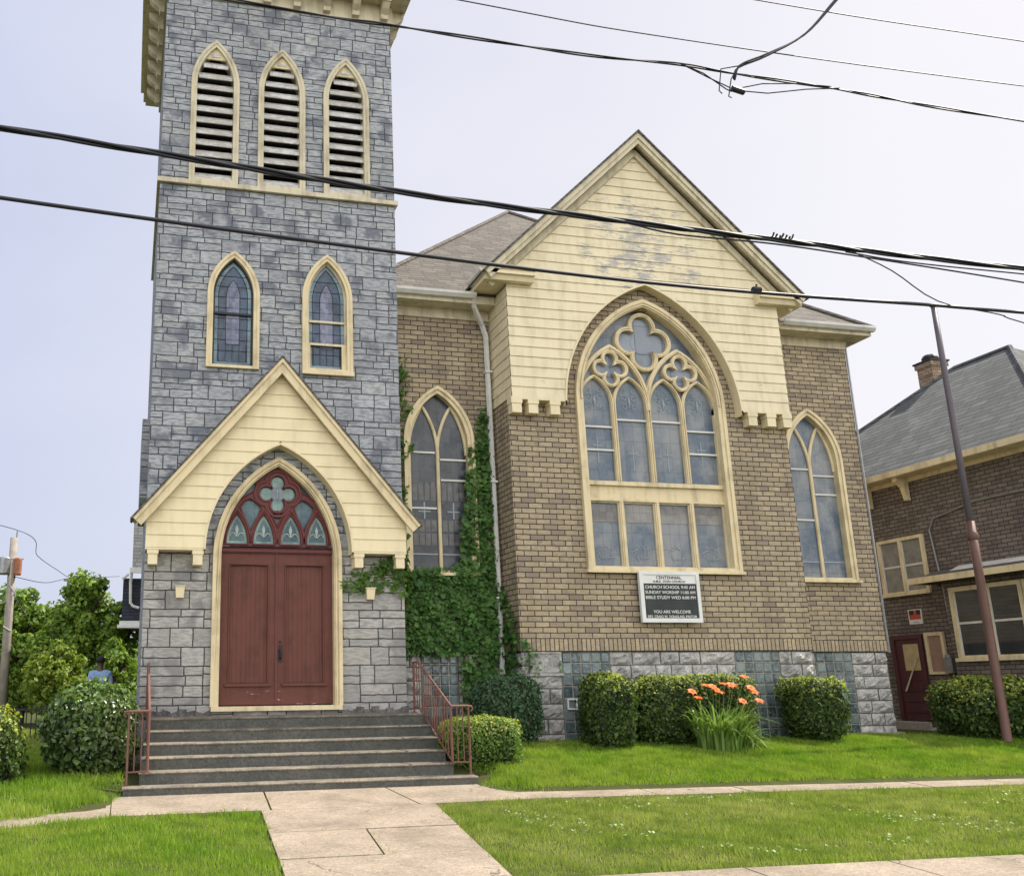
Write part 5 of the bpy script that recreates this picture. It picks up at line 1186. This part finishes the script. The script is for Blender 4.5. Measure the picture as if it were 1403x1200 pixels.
# ------------------------------------------------------------------ daylilies
DL = thing('daylily_clump', 'clump of orange daylilies in front of the hedge', 'flowers')
def blades(n, c, rad, hmin, hmax, wid, spread, rg):
    V = []; F = []
    for k in range(n):
        a = rg.uniform(0, 2*PI); r = rad*math.sqrt(rg.random()); bx, by = c[0]+r*math.cos(a), c[1]+.6*r*math.sin(a); z0 = float(gz(bx, by))
        h = rg.uniform(hmin, hmax); da = a+rg.gauss(0, .5); sp_ = spread*rg.uniform(.3, 1); seg = 6; side = Vector((-math.sin(da), math.cos(da), 0))
        for q in range(seg+1):
            t_ = q/seg; z = z0+h*(t_*1.5-t_*t_*.5*(1+1.5*sp_)); rr = sp_*h*t_**1.6; w_ = wid*(1-t_**2.2)+.001
            p = Vector((bx+rr*math.cos(da), by+rr*math.sin(da), max(z, z0+.01))); V += [p-side*w_, p+side*w_]
        k0 = len(V)-2*(seg+1)
        F += [(k0+2*q, k0+2*q+1, k0+2*q+3, k0+2*q+2) for q in range(seg)]
    return np.array([tuple(v) for v in V]), np.array(F)
V, F = blades(300, (7.28, -1.06), .42, .55, 1.05, .018, .8, R_); npmesh('leaves', V, F, 'lily_leaf', DL)
V, F = blades(90, (7.72, -1.0), .24, .3, .65, .016, 1.3, R_); npmesh('leaves', V, F, 'lily_leaf', DL)
FL = [(7.23, 1.30), (7.35, 1.19), (7.53, 1.38), (7.60, 1.33), (7.66, 1.28), (7.85, 1.42), (7.95, 1.40), (8.05, 1.40), (8.24, 1.54), (8.3, 1.35), (8.22, 1.12), (8.42, 1.13), (7.47, 1.40), (8.33, 1.28)]
FL = [(-2.39+(a+2.39)*.961, 1.454+(c-1.454)*.961) for a, c in FL]
for fx, fz in FL:
    fy = -1.12+R_.uniform(-.1, .12); fx -= .03; b = MB(); base = (7.3+(fx-7.3)*.45, -1.0, .42); b.tube([base, ((base[0]+fx)/2, (base[1]+fy)/2, fz*.66+.15), (fx, fy, fz-.03)], [.006, .005, .004], 5); b.build('flower_stalk', 'lily_leaf', DL)
    b = MB(); yaw_ = R_.uniform(0, 6); tilt = R_.uniform(.2, .7)
    for k in range(6):
        a = yaw_+k*PI/3; dx, dy = math.cos(a), math.sin(a)
        L_ = .09; sdx, sdy = -dy, dx
        def pp(t_, s_): 
            r = L_*t_; z = .05*t_-.045*t_**3; w_ = .03*math.sin(PI*min(1, .12+t_*.85))*s_
            x, y, zz = r*dx+sdx*w_, r*dy+sdy*w_, z
            return (fx+x, fy+y*math.cos(tilt)-zz*math.sin(tilt)*1.0, fz+zz*math.cos(tilt)+y*math.sin(tilt))
        vs = []
        for t_ in (0, .35, .7, 1): vs += [pp(t_, -1), pp(t_, 1)]
        b.add(vs, [(0,1,3,2),(2,3,5,4),(4,5,7,6)])
    b.build('flower', 'petal', DL, fix=False)

# ------------------------------------------------------------------ grass
def inpoly(x, y, poly):
    c = np.zeros(len(x), bool); j = len(poly)-1
    for i_ in range(len(poly)):
        (ax, ay), (bx, by) = poly[i_], poly[j]
        if ay != by: c ^= ((ay > y) != (by > y)) & (x < (bx-ax)*(y-ay)/(by-ay)+ax)
        j = i_
    return c
def grass(name, poly, dens, h0, h1, mat, wid=.006):
    xs_ = [p[0] for p in poly]; ys_ = [p[1] for p in poly]; n = int((max(xs_)-min(xs_))*(max(ys_)-min(ys_))*dens)
    x = rng.uniform(min(xs_), max(xs_), n); y = rng.uniform(min(ys_), max(ys_), n); jx = x+rng.normal(0, .035, n); jy = y+rng.normal(0, .045, n)
    k = inpoly(jx, jy, poly); x, y = x[k], y[k]; n = len(x); z = gz(x, y)
    clump = .8+.35*rng.random(n)**3+.3*np.sin(x*2.3+1.3*np.sin(y*1.9))*np.sin(y*2.9+x)+.15*np.sin(x*9+y*7)
    h = rng.uniform(h0, h1, n)*clump; a = rng.uniform(0, 2*PI, n); l = rng.uniform(.1, .8, n)*h; a2 = rng.uniform(0, 2*PI, n)
    w_ = wid*rng.uniform(.7, 1.3, n)*(1+.04*(y+9))
    v0 = np.stack([x-w_*np.cos(a), y-w_*np.sin(a), z-.01], 1); v1 = np.stack([x+w_*np.cos(a), y+w_*np.sin(a), z-.01], 1); v2 = np.stack([x+l*np.cos(a2), y+l*np.sin(a2), z+h], 1)
    V = np.stack([v0, v1, v2], 1).reshape(-1, 3); F = np.arange(3*n).reshape(-1, 3)
    o = npmesh(name, V, F, mat); tag(o, kind='stuff'); return o
grass('lawn_grass', [(2.64, -1.98), (2.76, -2.45), (3.2, -2.92), (17, -2.92), (17, .2), (13.4, .4), (12.7, .9), (10.4, .8), (10.3, .05), (4.3, .05), (3.0, .9), (2.35, .5), (2.65, -1.0)], 3600, .035, .085, 'grass', .006)
grass('lawn_grass', [(1.46, -3.66), (3.2, -3.56), (17, -3.53), (17, -7.6), (.88, -7.6)], 2600, .03, .075, 'grass_dry', .0055)
grass('lawn_grass', [(-.77, -3.68), (-2.4, -3.62), (-3.7, -4.0), (-9, -4.2), (-9, -7.6), (-1.07, -7.6)], 2600, .035, .085, 'grass', .0055)
grass('lawn_grass', [(-2.38, -2.1), (-2.46, -2.35), (-2.7, -2.75), (-3.3, -3.45), (-3.9, -3.75), (-9, -4.0), (-9, 3), (-2.3, 3), (-2.4, -1)], 2200, .05, .11, 'grass', .007)
grass('lawn_grass', [(-16, 3), (-2.3, 3), (-2.3, 12), (-16, 12)], 350, .05, .12, 'grass_dry', .014)
grass('weeds', [(-2.4, -2.24), (2.6, -2.24), (2.6, -2.17), (-2.4, -2.17)], 750, .01, .05, 'grass', .004)
for pl in ([(-.68, -3.6), (-.6, -3.6), (-.48, -2.6), (-.54, -2.6)], [(-.75, -5.1), (-.1, -5.1), (-.1, -5.0), (-.75, -5.0)], [(.1, -6.4), (.17, -5.1), (.23, -5.1), (.15, -6.4)], [(-.9, -6.4), (-.3, -6.4), (-.3, -6.32), (-.9, -6.32)]): grass('weeds', pl, 1700, .015, .055, 'grass_dry', .004)
for x0 in (3.2, 4.65, 6.1, 7.55, 9.0): grass('weeds', [(x0-.03, -3.5), (x0+.03, -3.5), (x0+.03, -2.93), (x0-.03, -2.93)], 700, .015, .05, 'grass', .004)
grass('weeds', [(-.75, -3.66), (1.4, -3.66), (1.4, -3.58), (-.75, -3.58)], 420, .012, .05, 'grass_dry', .004)
grass('weeds', [(1.17, -3.6), (1.25, -3.6), (1.2, -2.2), (1.14, -2.2)], 600, .012, .05, 'grass_dry', .004)
grass('weeds', [(2.55, -2.4), (2.8, -2.9), (3.3, -2.98), (3.3, -2.85), (2.9, -2.6), (2.7, -2.1)], 1500, .03, .1, 'grass', .005)
# clover and dandelion leaves
n = 5000; x = rng.uniform(2, 13, n); y = rng.uniform(-7.2, -3.7, n); k = (np.sin(x*1.3+2)*np.sin(y*1.7+x*.4)+.5*np.sin(x*3.1+y*2.2)+rng.normal(0, .25, n) > .55) & (x > 1.9-.12*y-.9); x, y = x[k], y[k]
o = leaves('clover', np.stack([x, y, gz(x, y)+rng.uniform(.03, .06, len(x))], 1), np.tile([[0, 0, 1.]], (len(x), 1)), .035, 'clover', None, .35, .9); tag(o, kind='stuff')

# ------------------------------------------------------------------ background on the left: trees, poles, house, fence, person
def tree(name, label, base, crown, rad, n, leaf, mat, seed, group=None):
    t = thing(name, label, 'tree', group=group); r = random.Random(seed); b = MB(); bx, by = base; z0 = float(gz(bx, by))
    cz, ch = crown; top = cz+ch
    b.tube([(bx, by, z0-.1), (bx+.05, by, z0+(cz-z0)*.5), (bx, by, cz), (bx+.1, by, cz+ch*.7)], [.22, .17, .12, .03], 8)
    tips = []
    for k in range(16):
        a = r.uniform(0, 6.28); zz = cz+ch*r.uniform(-.6, .7); q = Vector((bx+rad*.75*math.cos(a)*r.uniform(.4, 1), by+rad*.75*math.sin(a)*r.uniform(.4, 1), zz+ch*.15)); b.tube([(bx, by, zz-ch*.25), (Vector((bx, by, zz-ch*.25))+q)/2+Vector((0, 0, .15)), q], [.05, .035, .012], 6); tips.append(q)
    b.build('trunk', 'bark', t)
    P = []; N = []; cl = []
    for k in range(95):
        d = Vector((r.gauss(0, 1), r.gauss(0, 1), r.gauss(0, 1))).normalized(); s_ = r.uniform(.55, 1.0); f = 1-.45*max(0, d.z)**2
        cl.append((Vector((bx+d.x*rad*s_*f, by+d.y*rad*s_*f, cz+d.z*ch*s_)), r.uniform(.28, .55)*rad*.62))
    per = n//len(cl)
    for c, cr in cl:
        d = rng.normal(0, 1, (per, 3)); d /= np.linalg.norm(d, axis=1, keepdims=True); rr = cr*rng.uniform(.5, 1.05, (per, 1))
        P.append(np.array(c)+d*rr*np.array([1, 1, .8])); N.append(d+np.array([0, 0, .4]))
    leaves('crown', np.concatenate(P), np.concatenate(N), leaf, mat, t, .5, .7)
    return t
tree('maple_tree', 'tall leafy tree behind the round bush beside the tower', (-3.75, 16.5), (3.0, 2.25), 1.55, 16000, .16, 'tree', 1, 'trees behind the church on the left')
tree('maple_tree', 'leafy tree just right of the wooden utility pole', (-5.85, 18.5), (2.9, 2.1), 1.6, 15000, .16, 'tree', 2, 'trees behind the church on the left')
tree('small_tree', 'low yellow green tree in front of the taller trees', (-4.3, 12.2), (1.75, 1.0), .85, 6000, .12, 'tree_yellow', 3, 'trees behind the church on the left')
tree('maple_tree', 'dark tree at the far left behind the utility pole', (-8.6, 19.5), (2.7, 2.0), 1.9, 14000, .17, 'tree', 4, 'trees behind the church on the left')
tree('maple_tree', 'dark low tree close behind the tower beneath the grey house eave', (-2.7, 13.0), (1.6, 1.2), .8, 6000, .13, 'tree', 6, 'trees behind the church on the left')
for k, (x, y, h, r_) in enumerate(((-15, 34, 5, 4), (-22, 30, 5.5, 4.5), (-10, 40, 5, 4.5), (-5, 44, 5, 4), (28, 45, 6, 5), (34, 30, 6, 5))):
    tree('far_tree', ['distant leafy tree beyond the left lawn, nearest the utility pole', 'distant leafy tree at the far left', 'distant tree behind the trees beside the tower', 'distant tree hidden behind the church left side', 'distant tree behind the brick house', 'distant tree right of the brick house'][k], (x, y), (h*.6, h*.5), r_, 7000, .3, 'tree', 40+k, 'distant trees')
# utility pole
UP = thing('utility_pole', 'weathered wooden utility pole with a rusty transformer at the left edge', 'pole')
ux, uy = -6.07, 16.0; b = MB(); b.tube([(ux-.0, uy, .2), (ux+.0, uy, 6.2)], [.15, .115], 12); b.build('pole', 'wood', UP, True)
b = MB(); b.lathe([(.1, 0), (.12, .04), (.12, .5), (.1, .54)], (ux+.19, uy-.12, 5.0), 12); b.build('transformer', 'rust', UP)
b = MB(); b.lathe([(.17, 0), (.19, .04), (.19, .5), (.15, .54)], (ux-.22, uy-.1, 5.02), 12); b.build('transformer', 'steel', UP)
b = MB(); b.tube([(ux-.3, uy-.1, 5.5), (ux+.34, uy-.1, 5.52)], .025, 6); b.tube([(ux+.06, uy, 6.1), (ux+.09, uy-.05, 6.45)], .02, 6); b.tube([(ux-.05, uy-.1, 4.7), (ux+.15, uy-.16, 4.45), (ux+.18, uy-.16, 4.3)], .03, 6); b.tube([(ux-.3, uy, 4.1), (ux-.1, uy-.1, 4.15)], .03, 6); b.tube([(ux-.12, uy-.16, 3.4), (ux+.12, uy-.17, 3.25)], .035, 6); b.build('crossarm', 'steel', UP)
UP2 = thing('utility_pole', 'short grey pole top rising between the trees left of the tower', 'pole')
b = MB(); b.tube([(-4.8, 24, .2), (-4.78, 24, 5.75)], [.12, .09], 10); b.build('pole', 'wood', UP2); b = MB(); b.box(-5.0, -4.55, 23.95, 24.05, 5.7, 5.8); b.build('crossarm', 'wood', UP2)
gW = 'wires at the wooden utility pole'
wire('utility_wire', 'thin wire running from the pole top down to the right between trees', [(-11, 16, 7.4), (ux+.09, 16, 6.45), (-5.5, 18, 5.9), (-5.0, 21, 5.75), (-4.78, 24, 5.82)], .012, group=gW)
wire('utility_wire', 'thin wire from below the transformer to the tower side', [(ux+.1, 15.9, 4.95), (-5.2, 18, 5.0), (-4.78, 24, 5.8), (-2.9, 30, 6.6)], .012, group=gW)
wire('utility_wire', 'thin wire slanting down from the pole into the left trees', [(ux+.1, 15.9, 4.4), (-5.45, 15.9, 3.6), (-5.0, 15.9, 2.6)], .014, group=gW)
# house behind
RH = thing('rear_house', 'grey house with dark slate gable and white downspout just left of the tower', 'house')
b = MB(); b.box(-1.7, 3, 14.4, 20, .2, 3.2); b.build('wall', 'gutter', RH)
b = MB(); b.box(-2.60, 3, 14.1, 19.9, 3.48, 4.75); b.build('slate_gable', 'slate', RH)
b = MB(); b.box(-2.72, 3, 13.9, 14.4, 3.25, 3.34); b.box(-2.66, 3, 13.95, 14.4, 3.34, 3.46); b.build('eave_board', 'white', RH)
b = MB(); b.add([(-2.35, 13.8, 5.05), (3, 13.8, 5.05), (3, 17, 7.2), (-2.35, 17, 7.2), (-2.35, 13.8, 5.0), (3, 13.8, 5.0), (3, 17, 7.15), (-2.35, 17, 7.15)], [(0,1,2,3),(7,6,5,4),(0,4,5,1),(0,3,7,4)]); b.build('roof', 'hroof', RH)
b = MB(); b.box(-2.42, 3, 13.72, 13.82, 4.88, 5.04); b.build('gutter', 'white', RH)
b = MB(); b.tube([(-2.36, 13.76, 4.88), (-2.38, 13.9, 4.6), (-2.36, 13.98, 4.0), (-2.28, 13.98, 3.9), (-2.1, 13.98, 3.85)], .045, 6); b.tube([(-2.62, 13.98, 4.72), (-2.45, 13.9, 4.85)], .05, 5); b.build('downspout', 'white', RH)
IF = thing('iron_fence', 'short black iron fence in shade behind the left bush', 'fence')
b = MB()
for k in range(16): b.tube([(-5.3+k*.1, 6, .3), (-5.3+k*.1, 6, 1.15)], .012, 5)
b.build('pickets', 'black', IF); b = MB(); b.box(-5.35, -3.75, 5.98, 6.02, 1.05, 1.09); b.box(-5.35, -3.75, 5.98, 6.02, .42, .46); b.build('rail', 'black', IF)
# person
PS = tag(bpy.data.objects.new('person', None), 'person in a light blue shirt seen from behind, walking past the round bush', 'person'); COL.objects.link(PS)
def skin(name, V, E, Rr, mat, parent, sub=2):
    me = bpy.data.meshes.new(name); me.from_pydata(V, E, []); ob = bpy.data.objects.new(name, me); COL.objects.link(ob)
    ob.modifiers.new('s', 'SKIN'); 
    for i_, r in enumerate(Rr): me.skin_vertices[0].data[i_].radius = (r, r) if not isinstance(r, tuple) else r
    me.skin_vertices[0].data[0].use_root = True
    sm_ = ob.modifiers.new('u', 'SUBSURF'); sm_.levels = sub; sm_.render_levels = sub
    dg = bpy.context.evaluated_depsgraph_get(); dg.update(); m2 = bpy.data.meshes.new_from_object(ob.evaluated_get(dg)); bpy.data.objects.remove(ob); m2.materials.clear()
    return link(name, m2, mat, parent, True)
hx_, hy_, hz_ = -2.97, 7.0, float(gz(-2.97, 7.0))
Q = lambda x, y, z: (hx_+x, hy_+y, hz_+z)
body = skin('body', [Q(0,0,.95), Q(0,-.02,1.15), Q(0,-.02,1.36), Q(0,0,1.47), Q(0,.02,1.56), Q(0,.03,1.66), Q(0,.02,1.74), Q(-.19,0,1.38), Q(-.24,0,1.1), Q(-.22,.1,.86), Q(-.22,.14,.78), Q(.19,0,1.38), Q(.24,0,1.1), Q(.22,.1,.86), Q(.22,.14,.78), Q(-.1,0,.86), Q(-.11,.05,.48), Q(-.11,0,.06), Q(-.11,.14,.04), Q(.1,0,.86), Q(.11,-.05,.48), Q(.11,-.12,.06), Q(.11,.02,.04)],
     [(0,1),(1,2),(2,3),(3,4),(4,5),(5,6),(2,7),(7,8),(8,9),(9,10),(2,11),(11,12),(12,13),(13,14),(0,15),(15,16),(16,17),(17,18),(0,19),(19,20),(20,21),(21,22)],
     [.14,.13,.15,.07,.06,.1,.09,.06,.048,.036,.03,.06,.048,.036,.03,.09,.065,.045,.035,.09,.065,.045,.035], 'skin', PS)
skin('shirt', [Q(0,0,.92), Q(0,-.02,1.15), Q(0,-.02,1.36), Q(0,0,1.49), Q(-.19,0,1.39), Q(-.25,0,1.12), Q(.19,0,1.39), Q(.25,0,1.12)], [(0,1),(1,2),(2,3),(2,4),(4,5),(2,6),(6,7)], [.175,.165,.19,.075,.085,.07,.085,.07], 'shirt', PS)
skin('trousers', [Q(0,0,.93), Q(-.1,0,.84), Q(-.11,.05,.48), Q(-.11,0,.1), Q(.1,0,.84), Q(.11,-.05,.48), Q(.11,-.12,.1)], [(0,1),(1,2),(2,3),(0,4),(4,5),(5,6)], [.16,.11,.085,.07,.11,.085,.07], 'trouser', PS)
skin('hair', [Q(0,.0,1.62), Q(0,-.01,1.7), Q(0,.02,1.77)], [(0,1),(1,2)], [.095,.118,.1], 'hair', PS)
